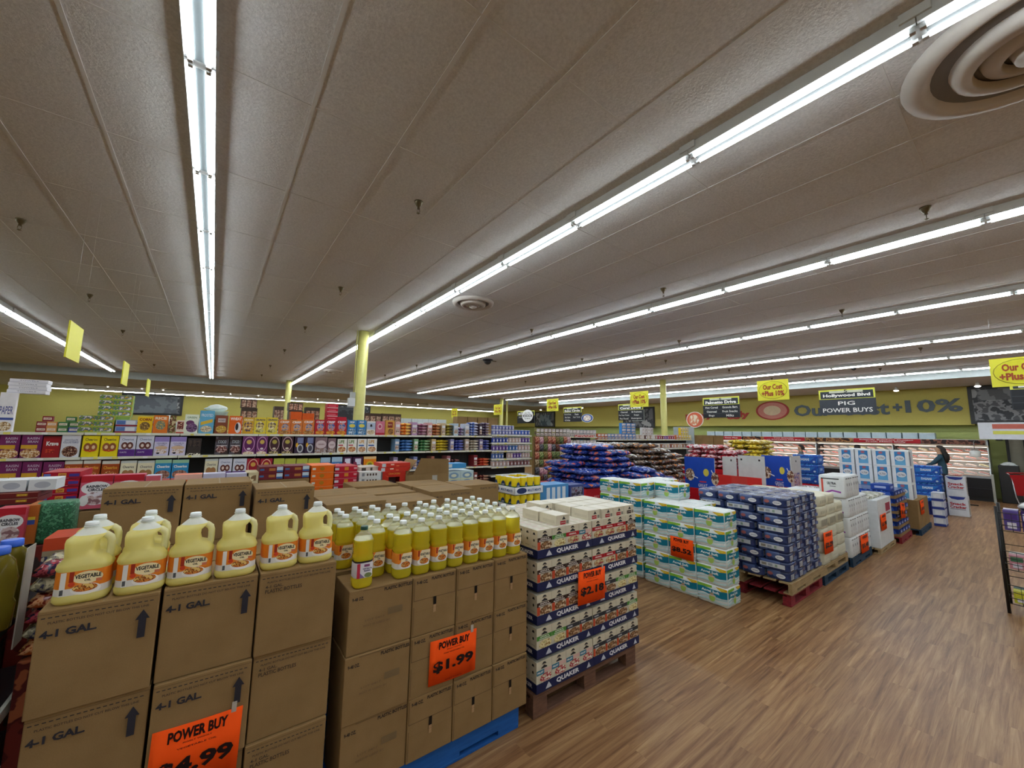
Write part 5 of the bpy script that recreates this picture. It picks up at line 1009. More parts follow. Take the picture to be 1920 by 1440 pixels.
row('treat_bag', 7.3, 8.65, 8.5, 2.002, 0.24, ['5a4a3a~8a8a4a~s20', '6a6a5a', '4a3a2a~9a8a6a~s20', '6a5a50', '5a5a3a~a89a6a~s20', '4a4038', '7a6a5a', '8a8a80~5a5a58~s20', '9a9a94'], 'dull bag standing on top of the pegboard, %s along', 'bags on top of the pegboard', d=0.08)
for i in range(2): shelf_unit(8.72 + 0.65 * i, 8.6, 0.64, 0.33, (0.18, 0.7, 1.1, 1.40, 1.683, 2.0), 'narrow shelf unit of packets with red strips, %s of two' % ORD[i], 'narrow packet shelf units')
T1 = ['9a9a94', 'a8a8a0~6a6a68~s20', 'b0a8a0', '8a98a0', 'a8b0b4~5a5a60~s20', '9aa0a4', 'a09a98', 'b0b8bc']
for z, nm in ((2.002, 'top'), (1.685, 'second'), (1.402, 'third')):
    row('snack_bag', 8.74, 9.98, 8.62, z, 0.22, T1 if z > 1.9 else ['8a8a60~c8c0a0~s20', '5a6a50', 'b8b0a0', '7aa0b0', 'a0a890~6a6a50~s20', '4a5a5a', 'b0a898', '9ab0b8'], 'pale packet on the ' + nm + ' shelf above the red strip, %s along', 'pale packets on the %s narrow shelf' % nm, d=0.14)
    if z > 1.6:
        b = MB(); b.box(0, 0.9, 0, 0.01, 0, 0.06, 'c02c28~e8c8c0~s30'); put('shelf_strip', b, (8.95, 8.585, z - 0.03 + 0.02), label='red printed strip along the %s narrow shelf' % nm, cat='label strip')
for i in range(5): shelf_unit(10.02 + 1.185 * i, 8.6, 1.18, 0.3, (0.18, 0.7, 1.2, 1.58, 1.92), 'long drinks shelf unit, %s section from the pegboard' % ORD[i], 'long drinks shelf units', h=1.9)
row('carton_pack', 10.05, 10.9, 8.62, 1.922, 0.19, ['c85a30', 'd87838~8a3020~s20', 'a8482c', '5a8ac0', '3a6ab0'], 'orange and blue drink carton on the long shelf, %s along', 'drink cartons on the long shelf')
row('water_pack', 10.9, 12.1, 8.62, 1.922, 0.19, ['7a8ab8', '8a88b0', '3a7ac0', '2a78c8', '3a82c8', '2a78c8'], 'blue drink pack on the long shelf, %s along', 'blue drink packs on the long shelf')
row('water_pack', 11.3, 12.1, 8.62, 2.112, 0.19, ['3a86cc', '2a78c8', '3a82c8'], 'bright blue drink pack stacked second on the long shelf, %s along', 'blue drink packs on the long shelf', stack=2)
row('jar', 12.15, 13.5, 8.62, 1.922, 0.17, ['d8c8b8', 'c8b0a0', 'e0d8d0', '6a4a44', 'd8d0c8', 'c0a898', 'e0dcd8', 'b89888'], 'pale jar on the long drinks shelf, %s along', 'pale jars on the long shelf', cyl=True)
row('carton_pack', 12.5, 13.2, 8.62, 2.10, 0.13, ['dcdcdc', 'd8d4d4~8a8488~s30', 'e0e0e0', 'd0ccd0~7a7478~s30'], 'white carton pack above the pale jars, %s along', 'white carton packs above the jars', stack=2)
row('jar', 13.5, 14.7, 8.62, 1.922, 0.15, ['b02840', 'a84a4a', '8a2838', '8a4a98', '7a3a8a', 'b83a50', '9a2c48', 'b84858'], 'red or purple jar on the long shelf beside the post, %s along', 'red and purple jars on the long shelf', cyl=True)
row('carton_pack', 14.75, 15.9, 8.62, 1.922, 0.18, ['d87840', 'e0a030', 'e8c828', 'e8d030', 'd8c020', 'e0c83a'], 'orange and yellow pack at the long shelf end, %s along', 'orange and yellow packs on the long shelf', stack=1)
row('carton_pack', 15.1, 15.7, 8.62, 2.102, 0.15, ['e8c828', 'e8d840', 'e0c83a'], 'yellow pack stacked on the long shelf end, %s along', 'orange and yellow packs on the long shelf', stack=2)
row('jar', 10.05, 12.3, 8.62, 1.582, 0.19, ['a8a85a', 'c8c070', '8a8a4a~d8d090~s20', 'c8c8b0', 'd8d060', '6a6a44', 'a8a858', 'e0d850', 'b8b060', 'a0a070'], 'olive and yellow pouch on the lower long shelf, %s along', 'pouches on the lower long shelf')
row('jar', 12.35, 15.9, 8.62, 1.582, 0.19, ['c8b8a8', '8a5a4a', 'd8ccc0', 'a87a68', 'c8a890', 'e0d4c8', '9a6a50', 'c8b0a0', 'd8c0a8', '8a5040', 'c8a088', 'b89078', 'd0b8a8', 'a88068', '7a5a4a', 'c0a898'], 'brown and cream jar on the lower long shelf, %s along', 'jars on the lower long shelf', cyl=True)
# backing panel and brown cartons at the end of the long shelf
put('end_panel', carton(0.05, 0.9, 2.45, 'a8b4bc'), (15.98, 8.55, 0), label='grey-blue end panel closing the long drinks shelf', cat='panel')
for i in range(2): put('shipping_carton', carton(0.9, 0.8, 1.05, '$kraft'), (16.4 + 0.95 * i, 8.4, 1.06), label='big brown carton beyond the end panel, %s one' % ORD[i], cat='carton'); bin_(16.4 + 0.95 * i, 8.4, 0.9, 0.8, 1.058, 'plain brown bin under the big cartons beyond the end panel, %s one' % ORD[i])
# ---------------------------------------------------------------- pet food piles on red bins
RED = 'c01824'
b = MB(); b.cbox(0, 1.42, 0, 1.35, 0, 1.10, RED, 0.006); b.prints('t .3 .86 .3 .04 e8a0a0 PET FOOD', (0, 0, 0), X, Z, 1.42, 1.1); b.prints('t .5 .86 .3 .04 e8a0a0 PET FOOD', (0, 1.35, 0), -Y, Z, 1.35, 1.1)
put('display_bin', b, (5.48, 4.98, 0), label='red display bin heaped with blue pet food bags', cat='bin')
BLUEM = [pillow(0.50, 0.38, 0.118, k, s, 14, 10, 0.2).mesh('pet_food_bag') for s, k in enumerate(['6a84c8~1d3c9c~16307c~24469f~1a3488~c86a40~s9!', 'b8c0d8~2444a8~1a3488~16307c~3a58b0~s10!', '3a58b8~1c3894~142c74~20409a~b85a48~s8!'])]
BRM = [pillow(0.50, 0.38, 0.118, k, s + 5, 14, 10, 0.24).mesh('pet_food_bag') for s, k in enumerate(['8a8884~3c2c22~4a382a~6a4a34~3a2a20~b87840~s10!', 'c8c4c4~54463c~3a2c24~6a5a4c~8a7460~s10!', 'b0b0b8~7a7472~5a3c2c~4a3c34~8a8078~c87838~s9!'])]
def heap(ms, x0, y0, cols, rows, z0, layers, lab, grp, seed, shrink=0.0, dz=0.112, skip=lambda i, j, l: False):
    R_ = random.Random(seed); n = 0
    for l in range(layers):
        for i in range(cols):
            for j in range(rows):
                if skip(i, j, l): continue
                n += 1
                put('pet_food_bag', ms[R_.randrange(len(ms))], (x0 + 0.25 + i * 0.475 + (0.07 if l % 2 else 0) + R_.uniform(-.03, .03), y0 + 0.2 + j * 0.395 + R_.uniform(-.02, .02) + shrink * l, z0 + dz * l), (R_.uniform(-.05, .05), R_.uniform(-.05, .05), R_.uniform(-.16, .16) + (PI if R_.random() < .5 else 0)),
                    label='%s, %s layer up, %s across, %s row back' % (lab, ORD[l], ORD[i], ORD[j]), cat='pet food bag', group=grp)
heap(BLUEM, 5.45, 4.92, 3, 3, 1.10, 7, 'glossy blue pet food bag', 'blue pet food bags', 3, 0.02, skip=lambda i, j, l: (l > 3 and i == 0) or (l == 3 and i == 0 and j == 0) or (l > 5 and i != 1 and j == 0))
b = MB(); b.cbox(0, 1.9, 0, 1.35, 0, 1.0, RED, 0.006); b.prints('t .7 .8 .2 .05 e8a0a0 CAUTION', (0, 0, 0), X, Z, 1.5, 1.0); put('display_bin', b, (6.95, 4.98, 0), label='red display bin heaped with brown and silver pet food bags', cat='bin')
heap(BRM, 6.95, 4.92, 4, 3, 1.0, 8, 'brown or silver pet food bag', 'brown pet food bags', 5, 0.02, skip=lambda i, j, l: (l > 6 and i == 2) or (l > 5 and i == 0 and j == 0) or (i == 3 and l > 5))
for i, (x, y, z) in enumerate([(6.55, 4.72, 1.16), (7.05, 4.70, 1.16), (6.6, 4.70, 1.26), (7.1, 4.7, 1.26), (6.8, 4.72, 1.36), (7.55, 4.68, 1.14)]):
    put('pet_food_bag', BLUEM[i % 3], (x, y, z), (0.1, 0.04, 0.3 * (i % 2)), label='blue pet food bag slipping down in front of the brown heap, %s one' % ORD[i], cat='pet food bag', group='slipped blue pet food bags')
bin_(6.3, 4.45, 1.6, 0.5, 1.06, 'low bin that the slipped blue bags rest on', RED)
# blue display bins further along
BB = 'e .72 .52 .09 .12 d8cc50;g e8ecf0 .88 .6 .9 .62 1 .42 .98 .4;e 1 .35 .12 .2 c8b8a0~6a4030~s14;r .5 .2 .72 .24 d83a48;t .6 .1 .3 .1 e0e4f4 GREAT;e .18 .42 .16 .2 a89078~5a3828~d8c8b0~s14;g e8ecf0 .25 .42 .45 .34 .45 .31 .24 .39'
def board(x, y0, y1, z0, z1, dsl, lab, base='1848b4', inner='c8cccc', t=0.02):
    b = MB(); b.box(0, t, 0, y1 - y0, 0, z1 - z0, inner, left=base); b.prints(dsl, (0, y1 - y0, 0), -Y, Z, y1 - y0, z1 - z0, 0.001)
    return put('display_board', b, (x, y0, z0), label=lab, cat='display board')
bin_(8.45, 3.1, 1.0, 1.8, 0.97, 'long low red bin holding the blue display boards', RED)
board(8.45, 4.10, 4.76, 0.972, 1.63, BB, 'blue display board with a bowl and yellow disc, nearer the brown bag heap')
b = MB(); b.box(0, 0.015, 0, 0.86, 0, 0.33, 'd02a24'); b.prints('r .36 0 .7 1 c83c34', (0, 0.86, 0), -Y, Z, 0.86, 0.33); put('display_board', b, (8.45, 3.22, 0.972), label='low red corrugated rim between the two blue display boards', cat='display board')
board(8.85, 3.84, 4.12, 0.972, 1.66, 'r .6 .86 .7 .92 222', 'narrow plain white display board with one dark hole', 'c6caca')
board(8.85, 3.30, 3.80, 0.972, 1.70, 'r .1 .86 .17 .91 222;r .78 .86 .85 .91 222', 'wide plain white display board with two dark holes', 'c6caca')
bin_(10.9, 3.2, 1.0, 0.93, 0.92, 'red bin under the further blue display board', RED)
board(10.9, 3.53, 4.13, 0.922, 1.64, BB.replace('GREAT', 'GREAT') + ';t .62 0.02 .28 .08 e0e4f4 TASTE', 'blue display board with a bowl picture, nearer the meat cases')
b = MB(); b.box(0, 0.62, 0, 0.02, 0, 0.72, 'c4c8c8', front='c8c4c0'); b.prints('r .2 .05 .8 .45 8a5a60~c8b0b0~5a5a90~s12;r .45 .8 .55 .86 222', (0, 0, 0), X, Z, 0.62, 0.72); put('display_board', b, (10.9, 3.50, 0.922), label='white and mauve end board of the further blue display bin', cat='display board')
RDM = [pillow(0.5, 0.36, 0.12, k, s + 9, 12, 8, 0.24).mesh('pet_food_bag') for s, k in enumerate(['b01c2c~8a1020~e0c8cc~s7!', 'c02838~d8b0b8~8a1828~s8!', 'a83a44~d8ccd0~b82030~s7!'])]
YLM = [pillow(0.5, 0.36, 0.12, k, s + 12, 12, 8, 0.24).mesh('pet_food_bag') for s, k in enumerate(['d8b820~a88a18~e8d870~s8!', 'c8a41c~e8d048~6a5a18~s8!'])]
bin_(9.75, 4.35, 1.1, 1.2, 1.3, 'red bin under the red and white pet food bags', RED)
heap(RDM, 9.72, 4.3, 2, 3, 1.30, 5, 'red and white pet food bag', 'red pet food bags', 7, skip=lambda i, j, l: l == 4 and j == 0)
bin_(10.4, 3.72 + 0.45, 0.05, 0.1, 1.0, 'slim red bin edge beside the yellow bags', RED)
bin_(10.95, 4.2, 0.9, 0.7, 1.1, 'red bin under the yellow pet food bags', RED)
heap(YLM, 10.9, 4.15, 2, 2, 1.10, 8, 'yellow pet food bag', 'yellow pet food bags', 9)
SVM = pillow(0.4, 0.3, 0.09, 'b8b8b4~6a5a50~e0e0e0~s14!', 21).mesh('pet_food_bag')
bin_(9.8, 2.6, 1.0, 0.62, 0.92, 'red tray bin with silver pouches', RED)
for i in range(6): put('pet_food_bag', SVM, (10.0 + 0.3 * (i % 3), 2.78 + 0.3 * (i // 3), 0.925 + 0.02 * (i % 2)), 0.4 * i, label='silver pouch lying in the red tray bin, %s one' % ORD[i], cat='pet food bag', group='silver pouches')
# blue-framed window-like case and small books on the table behind the oatmeal
b = MB(); b.cbox(0, .46, 0, .3, 0, .35, '4a90cc', .004)
b.prints(';'.join('r %.2f .08 %.2f .9 dce4ea' % (.06 + .22 * i, .2 + .22 * i) for i in range(4)), (0, 0, 0), X, Z, .46, .35)
put('drink_case', b, (3.78, 4.2, 1.02), label='blue case with four pale upright panels beside the red pet food bin', cat='case')
b = carton(.3, .24, .32, '3a4a8a', 'r .1 .1 .9 .9 6a3a4a~8a8aa0~3a2c3c~s14'); put('drink_case', b, (4.27, 4.2, 1.02), label='dark blue printed case between the pale-panelled case and the red bin', cat='case')
put('snack_case', pillow(.4, .25, .09, '3a8ad8~5aa8e8~s10!', 3), (4.0, 3.97, 1.022), label='crumpled bright blue pack lying before the pale-panelled case', cat='pack')
bin_(3.6, 3.84, 1.1, 0.62, 1.018, 'brown carton under the blue cases beside the red bin')
# ---------------------------------------------------------------- toilet paper packs
AW, AD, AH = 0.384, 0.33, 0.228
AF = 'g 8ac040 0 .98 .5 .98 .5 .86 0 .78;g e8b818 .62 .98 1 .98 1 .86 .82 .78;e .82 .9 .1 .05 e8d850;g 0c7c96 0 .80 .2 .84 .5 .78 .8 .79 1 .85 1 .46 .8 .40 .5 .44 .2 .52 0 .46;b .44 .64 .6 .19 eef6f6 Angel Soft;g b8dce0 0 .38 .3 .44 .7 .34 1 .42 1 .36 .7 .28 .3 .38 0 .3;g b8dce0 0 .2 .3 .26 .7 .14 1 .22 1 .16 .7 .08 .3 .18 0 .12;e .5 .32 .1 .2 a8c860;e .5 .46 .13 .05 d8c8b8;e .5 .54 .06 .06 b89878'
def roll_pack():
    b = MB(); n = 4; w, d = AD, AW; rings = []
    def outline(s, wob):
        pts = []
        for (x0, y0, x1, y1, m) in ((0, d, 0, 0, 3), (0, 0, w, 0, 3), (w, 0, w, d, 3), (w, d, 0, d, 3)):
            for i in range(m * 4):
                t = i / (m * 4); x = x0 + (x1 - x0) * t; y = y0 + (y1 - y0) * t; k = abs(math.sin(PI * t * m)) ** 0.6 * wob - wob
                nx, ny = (-1, 0) if x0 == x1 == 0 else (1, 0) if x0 == x1 else (0, -1) if y0 == 0 else (0, 1)
                pts.append((w / 2 + (x - w / 2 + nx * k) * s, d / 2 + (y - d / 2 + ny * k) * s))
        return pts
    for z, s, wb in ((0, .93, .008), (.04, .985, .008), (.46, 1, .006), (.5, .992, .006), (.54, 1, .006), (.96, .985, .008), (1, .93, .008)):
        rings.append([(x, y, z * AH) for x, y in outline(s, wb)])
    b.loft(rings, 'eef4f4')
    b.prints(AF, (-0.0005, AW * .99, AH * .03), -Y, Z, AW * .98, AH * .94, 0.0007); b.prints(AF, (AD * .03, -0.0005, AH * .03), X, Z, AD * .94, AH * .94, 0.0007)
    for i in range(3):
        for j in range(3): b.lathe([(AD * .14, 0.0), (AD * .13, 0.004), (AD * .04, 0.003), (0.004, 0.001)], 'f2f6f6', 12, (AD * (.2 + .3 * i), AW * (.18 + .32 * j), AH), cap=False)
    return b.mesh('toilet_paper_pack')
AM = roll_pack(); rnd = random.Random(12)
def ts(x, y, l, wh, kx=0): put('toilet_paper_pack', AM, (x + rnd.uniform(-.006, .006) + 0.012 * l * kx, y + rnd.uniform(-.005, .005), 0.003 + AH * l), rnd.uniform(-.02, .02), label='teal and white toilet paper pack, %s, %s layer up' % (wh, ORD[l]), cat='toilet paper', group='toilet paper packs')
for c in range(3):
    for l in range(5): ts(5.19, 2.43 + (AW + .004) * (2 - c), l, '%s column of the wide face' % ORD[c])
for c in range(2):
    for l in range(5 if c else 5): ts(5.55, 2.47 + (AW + .004) * (2 - c), l, 'second row back, %s column' % ORD[c])
for c in range(3):
    for l in range(6): ts(5.22 + (0.0 if c else 0.36), 3.65 if c < 2 else 4.05, l, 'taller rear stack, %s column' % ORD[c])
for l in (5,): ts(5.56, 3.24, l, 'raised pack above the second row')
for l in range(6): ts(5.95, 3.66, l, 'rear stack by the blue bag heap')
neon(5.165, 3.16, 0.46, 0.33, 0.262, '$8.52', 'orange price sign reading eight fifty-two on the toilet paper', 'x', -0.02, 'BATH TISSUE', tape=False)
# ---------------------------------------------------------------- navy packs on stacked pallets
pallet(5.90, 2.0, 1.2, 1.15, 0.148, '$palletred', 'dark red pallet at the bottom under the navy packs', name='plastic_pallet', blocks=True)
pallet(5.87, 1.97, 1.24, 1.22, 0.14, '$palletwood', 'pale wooden pallet on the red pallet under the navy packs', z=0.15)
NF = 'r .08 .2 .46 .8 c0c4cc;r .12 .3 .18 .7 5a6078;r .24 .3 .34 .7 8a90a0;r .5 .1 .95 .5 5a6a94'
NS = 'r .08 .25 .9 .75 ccd0d6;r .14 .35 .3 .65 8a8478;r .36 .35 .5 .65 9aa0ac;r .58 .35 .66 .65 8aa090'
NLG = 'e .2 .55 .12 .2 a05a58;e .66 .45 .2 .26 e4e6ec;t .66 .45 .24 .12 3a4270 SUGAR'
NK = '2a3c70~24325e~4c5e8e~s5!'
NL = soft(0.29, 0.38, 0.112, NK, NF, NS, 'r .3 .4 .7 .6 5a6c98').mesh('navy_pack')
NSM = soft(0.29, 0.285, 0.112, NK, NF.replace('c0c4cc', 'aab0bc'), NLG, 'r .2 .3 .6 .5 8a96b8;r .3 .6 .9 .66 d8dce8').mesh('navy_pack')
rnd = random.Random(2)
for l in range(9):
    odd = l % 2
    me, dy, ny = (NL, 0.385, 3) if odd else (NSM, 0.29, 4)
    for i in range(4):
        for j in range(ny):
            if l < 7 and i > 0 and j > 0: continue
            put('navy_pack', me, (5.885 + 0.295 * i + rnd.uniform(-.008, .008), 1.985 + dy * j + rnd.uniform(-.008, .008), 0.292 + 0.113 * l), rnd.uniform(-.02, .02), label='navy wrapped pack, %s layer up, %s across, %s row back' % (ORD[l], ORD[i], ORD[j]), cat='pack', group='navy wrapped packs')
b = carton(0.85, 0.74, 0.77, '2c3c6c'); put('inner_carton', b, (6.2, 2.39, 0.292), label='navy core block hidden inside the navy pack stack', cat='carton')
# ---------------------------------------------------------------- cream packs
pallet(7.14, 1.98, 1.2, 1.15, 0.13, '$palletnavy', 'blue plastic pallet, shade put into its colour, at the bottom under the cream packs', name='plastic_pallet', blocks=True)
pallet(7.14, 1.98, 1.2, 1.15, 0.13, '$palletwood', 'pale wooden pallet directly under the cream packs', z=0.131, blocks=True)
CF = ';'.join('r %.3f .2 %.3f .8 5a5448' % (.08 + .11 * i, .12 + .11 * i) for i in range(8)); CT = ';'.join('r %.3f .3 %.3f .6 b8b49c' % (.1 + .2 * i, .2 + .2 * i) for i in range(4))
for l in range(6):
    h = 0.168 if l < 4 else 0.15
    z = 0.262 + 0.168 * min(l, 4) + 0.15 * max(0, l - 4)
    me = soft(0.385, 0.38, h - .002, 'dcd8c0' if l > 2 else 'd2d0bc', CF if l == 3 else CT if l > 3 else 'r .1 .2 .9 .24 b4b4a4;r .1 .5 .7 .53 b4b4a4', 'r .1 .6 .8 .75 6a5a54;r .1 .2 .5 .3 a8a490' if l > 2 else 'r .1 .6 .9 .7 a8a49a;r .1 .3 .6 .4 8a6a68').mesh('cream_pack')
    for i in range(3 if l < 5 else 2):
        for j in range(3):
            if l < 4 and i and j: continue
            put('cream_pack', me, (7.15 + 0.392 * i, 1.98 + 0.385 * j, z), label='cream wrapped pack, %s layer up, %s across, %s row back' % (ORD[l], ORD[i], ORD[j]), cat='pack', group='cream wrapped packs')
put('inner_carton', carton(0.77, 0.75, 0.665, 'd2d0bc'), (7.545, 2.37, 0.264), label='cream core block hidden inside the cream pack stack', cat='carton')
neon(7.14, 1.955, 0.43, 0.40, 0.30, '$2.29', 'orange price sign reading two twenty-nine on the cream packs', rot=0.02, small='NAPKINS', tape=False)
# white paper towel cases
pallet(8.5, 1.96, 1.25, 1.15, 0.14, '$palletnavy', 'blue pallet, shade put into its colour, under the tall white wrapped cases')
UF = 'r .04 .9 .3 .94 1a1c22;r .38 .9 .62 .94 1a1c22;r .7 .9 .94 .94 1a1c22;' + ';'.join('e %.2f .62 .05 .08 8a8a94;g 8a5a8a %.2f .3 %.2f .3 %.2f .52 %.2f .45;r %.2f .08 %.2f .2 c0c4cc' % (c, c - .05, c - .02, c + .06, c + .02, c - .02, c + .02) for c in (.18, .5, .82))
US = 'r .08 .86 .8 .91 1a1c22;g e05a48 .08 .05 .16 .05 .16 .86 .08 .86;b .5 .66 .36 .13 2a2c34 ULTRA;r .42 .5 .66 .54 8a8c94;g 9a4aa8 .2 .2 .5 .34 .85 .28 .85 .2 .5 .26 .2 .1'
UM = [soft(0.41, 0.37, 0.315, 'e4e8ea', UF, US, c=.1).mesh('towel_case')]
UT = soft(0.41, 0.37, 0.36, 'e4e8ea', UF, US, c=.1).mesh('towel_case')
for l in range(4):
    for i in range(3):
        for j in range(3):
            if l == 3 and (i > 1 or j > 0): continue
            if l < 3 and i and j: continue
            put('towel_case', UM[0] if l < 3 else UT, (8.5 + 0.418 * i - (0.0 if l < 3 else 0.05), 1.96 + 0.375 * j, 0.142 + 0.317 * l + (0 if l < 3 else 0.002)), label='white towel case with black dashes, %s layer up, %s across, %s row back' % (ORD[l], ORD[i], ORD[j]), cat='pack', group='white towel cases')
put('inner_carton', carton(0.82, 0.73, 0.945, 'e4e8ea'), (8.925, 2.34, 0.143), label='white core block hidden inside the towel case stack', cat='carton')
neon(8.95, 1.935, 0.15, 0.48, 0.29, '$5.48', 'orange price sign reading five forty-eight on the white towel cases', rot=0.02, small='TOWELS', tape=False)
# tall white corner case, blue can trays, brown cartons
pallet(9.85, 1.86, 1.3, 0.75, 0.09, '$palletwood', 'pale wooden pallet under the tall white case')
put('white_case', carton(1.1, 0.7, 0.86, 'dfe4e8', 'r .55 .7 .9 .88 a83a58;t .72 .66 .3 .05 8a3a58 NAPKINS', bev=0.01), (9.92, 1.86, 0.092), label='tall plain white case with a maroon emblem', cat='case')
for i in range(3): put('cup_pack', soft(.34, .3, .05, 'c8c8b8~8a8a7a~e8e8e0~s14'), (9.98 + .36 * i, 1.95, .953), label='flat grey-cream pack on the tall white case, %s one' % ORD[i], cat='pack')
neon(9.98, 1.842, 0.40, 0.42, 0.29, '$1.98', 'orange price sign on the tall white case', small='NAPKINS', tape=False)
pallet(11.2, 1.78, 1.1, 1.3, 0.12, '$palletred', 'dark red pallet under the blue can trays', name='plastic_pallet')
for l in range(6):
    b = MB(); w, d, h = 1.06, 1.2, 0.15
    b.box(0, w, 0, d, 0, 0.055, '$kraft'); b.box(0.015, w - 0.015, 0.015, d - 0.015, 0.055, h - .002, '1c3c94~16307c~4a70c0~s8!')
    b.prints(';'.join('r %.2f .45 %.2f .9 2c54b0;r %.2f .55 %.2f .75 c8d0e8' % (.04 + .24 * i, .24 + .24 * i, .1 + .24 * i, .18 + .24 * i) for i in range(4)), (0, d, 0), -Y, Z, d, h, .016)
    b.prints(';'.join('r %.2f .45 %.2f .9 2c54b0;r %.2f .55 %.2f .75 c8d0e8' % (.04 + .24 * i, .24 + .24 * i, .1 + .24 * i, .18 + .24 * i) for i in range(4)), (0, 0, 0), X, Z, w, h, .001)
    put('can_tray', b, (11.22 + .01 * (l % 2), 1.8 + .012 * (l % 3), .122 + h * l), label='brown cardboard tray of blue wrapped cans, %s layer up' % ORD[l], cat='tray', group='brown trays of blue cans')
put('can_pack', carton(.4, .3, .11, '1c44a0', 'r .2 .3 .8 .7 a8b8e0', 'r .2 .3 .8 .7 a8b8e0'), (11.3, 1.9, 1.024), label='single blue can pack on top of the brown trays', cat='pack')
neon(11.3, 1.77, 0.50, 0.42, 0.30, '$1.28', 'orange price sign hanging askew on the brown can trays', small='CORN', rot=0.12, tape=False)
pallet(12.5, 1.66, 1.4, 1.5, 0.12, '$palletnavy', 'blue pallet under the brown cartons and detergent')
for i in range(2): put('shipping_carton', carton(.68, 1.44, .62, '$kraft', 'r .48 0 .52 1 7a5c3a', bev=.01), (12.52 + .7 * i, 1.68, .122), label='tall brown carton under the detergent boxes, %s one' % ORD[i], cat='carton')
neon(12.75, 1.665, 0.42, 0.42, 0.30, '$4.98', 'orange price sign on the tall brown cartons', small='SOAP', tape=False)
SPD = 'r .22 .08 .8 .92 3a8ac8;g 6ab0dc .22 .3 .8 .5 .8 .08 .22 .08;e .5 .5 .26 .17 e4e8ec;t .5 .48 .36 .12 6a6468 ULTRA;e .5 .82 .12 .08 b06878'
SM = carton(.5, .30, .36, 'e8eef2', 'r .15 .05 .4 .9 5a6484;r .6 .05 .68 .9 8a90a4', SPD, bev=.008).mesh('detergent_box')
for l in range(3):
    for j in range(4):
        for i in range(2):
            if i and j: continue
            put('detergent_box', SM, (12.53 + .52 * i, 1.74 + .318 * (3 - j) + (.06 if j == 3 else 0) * 0, .744 + .363 * l), label='white detergent box with a blue square label, %s layer up, %s along%s' % (ORD[l], ORD[j], ', aisle-side second row' if i else ''), cat='box', group='white detergent boxes')
# water packs, cracker boxes, small blue boxes at the far end
WS = 'r 0 .1 1 .9 1c50b4;g 2a7ad0 .1 .2 .7 .3 .95 .8 .1 .7;b .5 .52 .4 .28 e0ecf8 DASANI;e .9 .3 .05 .1 c8e0f0'
WM = soft(.5, .56, .245, '2058bc~3a86d8~1848a0~s8!', WS, WS, c=.12).mesh('water_pack')
for l in range(4): put('water_pack', WM, (16.2 + .02 * (l % 2), 1.66, .36 + .247 * l), label='blue wrapped bottled water pack, %s of the stack near the cracker boxes' % ORD[l], cat='water pack', group='blue water packs')
for j in range(2): put('water_case', carton(.5, .3, .35, '16246c', '', 't .4 .5 .5 .2 e0e4f4 DA;e .85 .8 .05 .05 4a7ad0'), (16.2, 1.62 + .31 * j, 0), label='dark navy water case under the blue packs, %s of two' % ORD[j], cat='case')
for l in range(3): put('water_pack', WM, (12.4, 3.4, .9 + .247 * l), label='blue wrapped water pack behind the detergent boxes, %s layer' % ORD[l], cat='water pack', group='blue water packs behind the detergent')
bin_(12.35, 3.35, .6, .65, .898, 'plain bin under the water packs behind the detergent', RED)
SC = 'g 2a3a8c .05 .98 .9 .98 .8 .86 .5 .82 .2 .86;b .5 .62 .8 .14 b83440 Snack;b .5 .46 .8 .14 b83440 Cracker;r .1 .33 .85 .36 8a8c9a'
SCM = carton(.4, .38, .535, 'dcdfe6', 'r .2 .1 .8 .8 b8b4ac~8a8a88~s14', SC, bev=.008).mesh('cracker_box')
for l in range(2): put('cracker_box', SCM, (16.55, 1.235, .003 + .537 * l), 0.02 * l, label='large white cracker box with red lettering, %s of two' % ('lower' if l == 0 else 'upper'), cat='box')
put('paper_bag', pillow(.3, .28, .06, 'd88a80~e8c8b8~s12', 8), (16.75, 1.43, 1.077), label='flat pink pack lying on the upper cracker box', cat='pack')
for l in range(4): put('soda_case', carton(.4, .2, .196, 'c4ccdc', 'r 0 0 1 .2 2a3c8c;r .3 .3 .7 .8 9aa4cc', 'r 0 0 1 .3 2a3c8c;r .2 .4 .8 .9 e0e4ec'), (14.25, 1.46, .002 + .198 * l), label='pale case with navy stripes before the water packs, %s layer' % ORD[l], cat='case', group='pale cases with navy stripes')

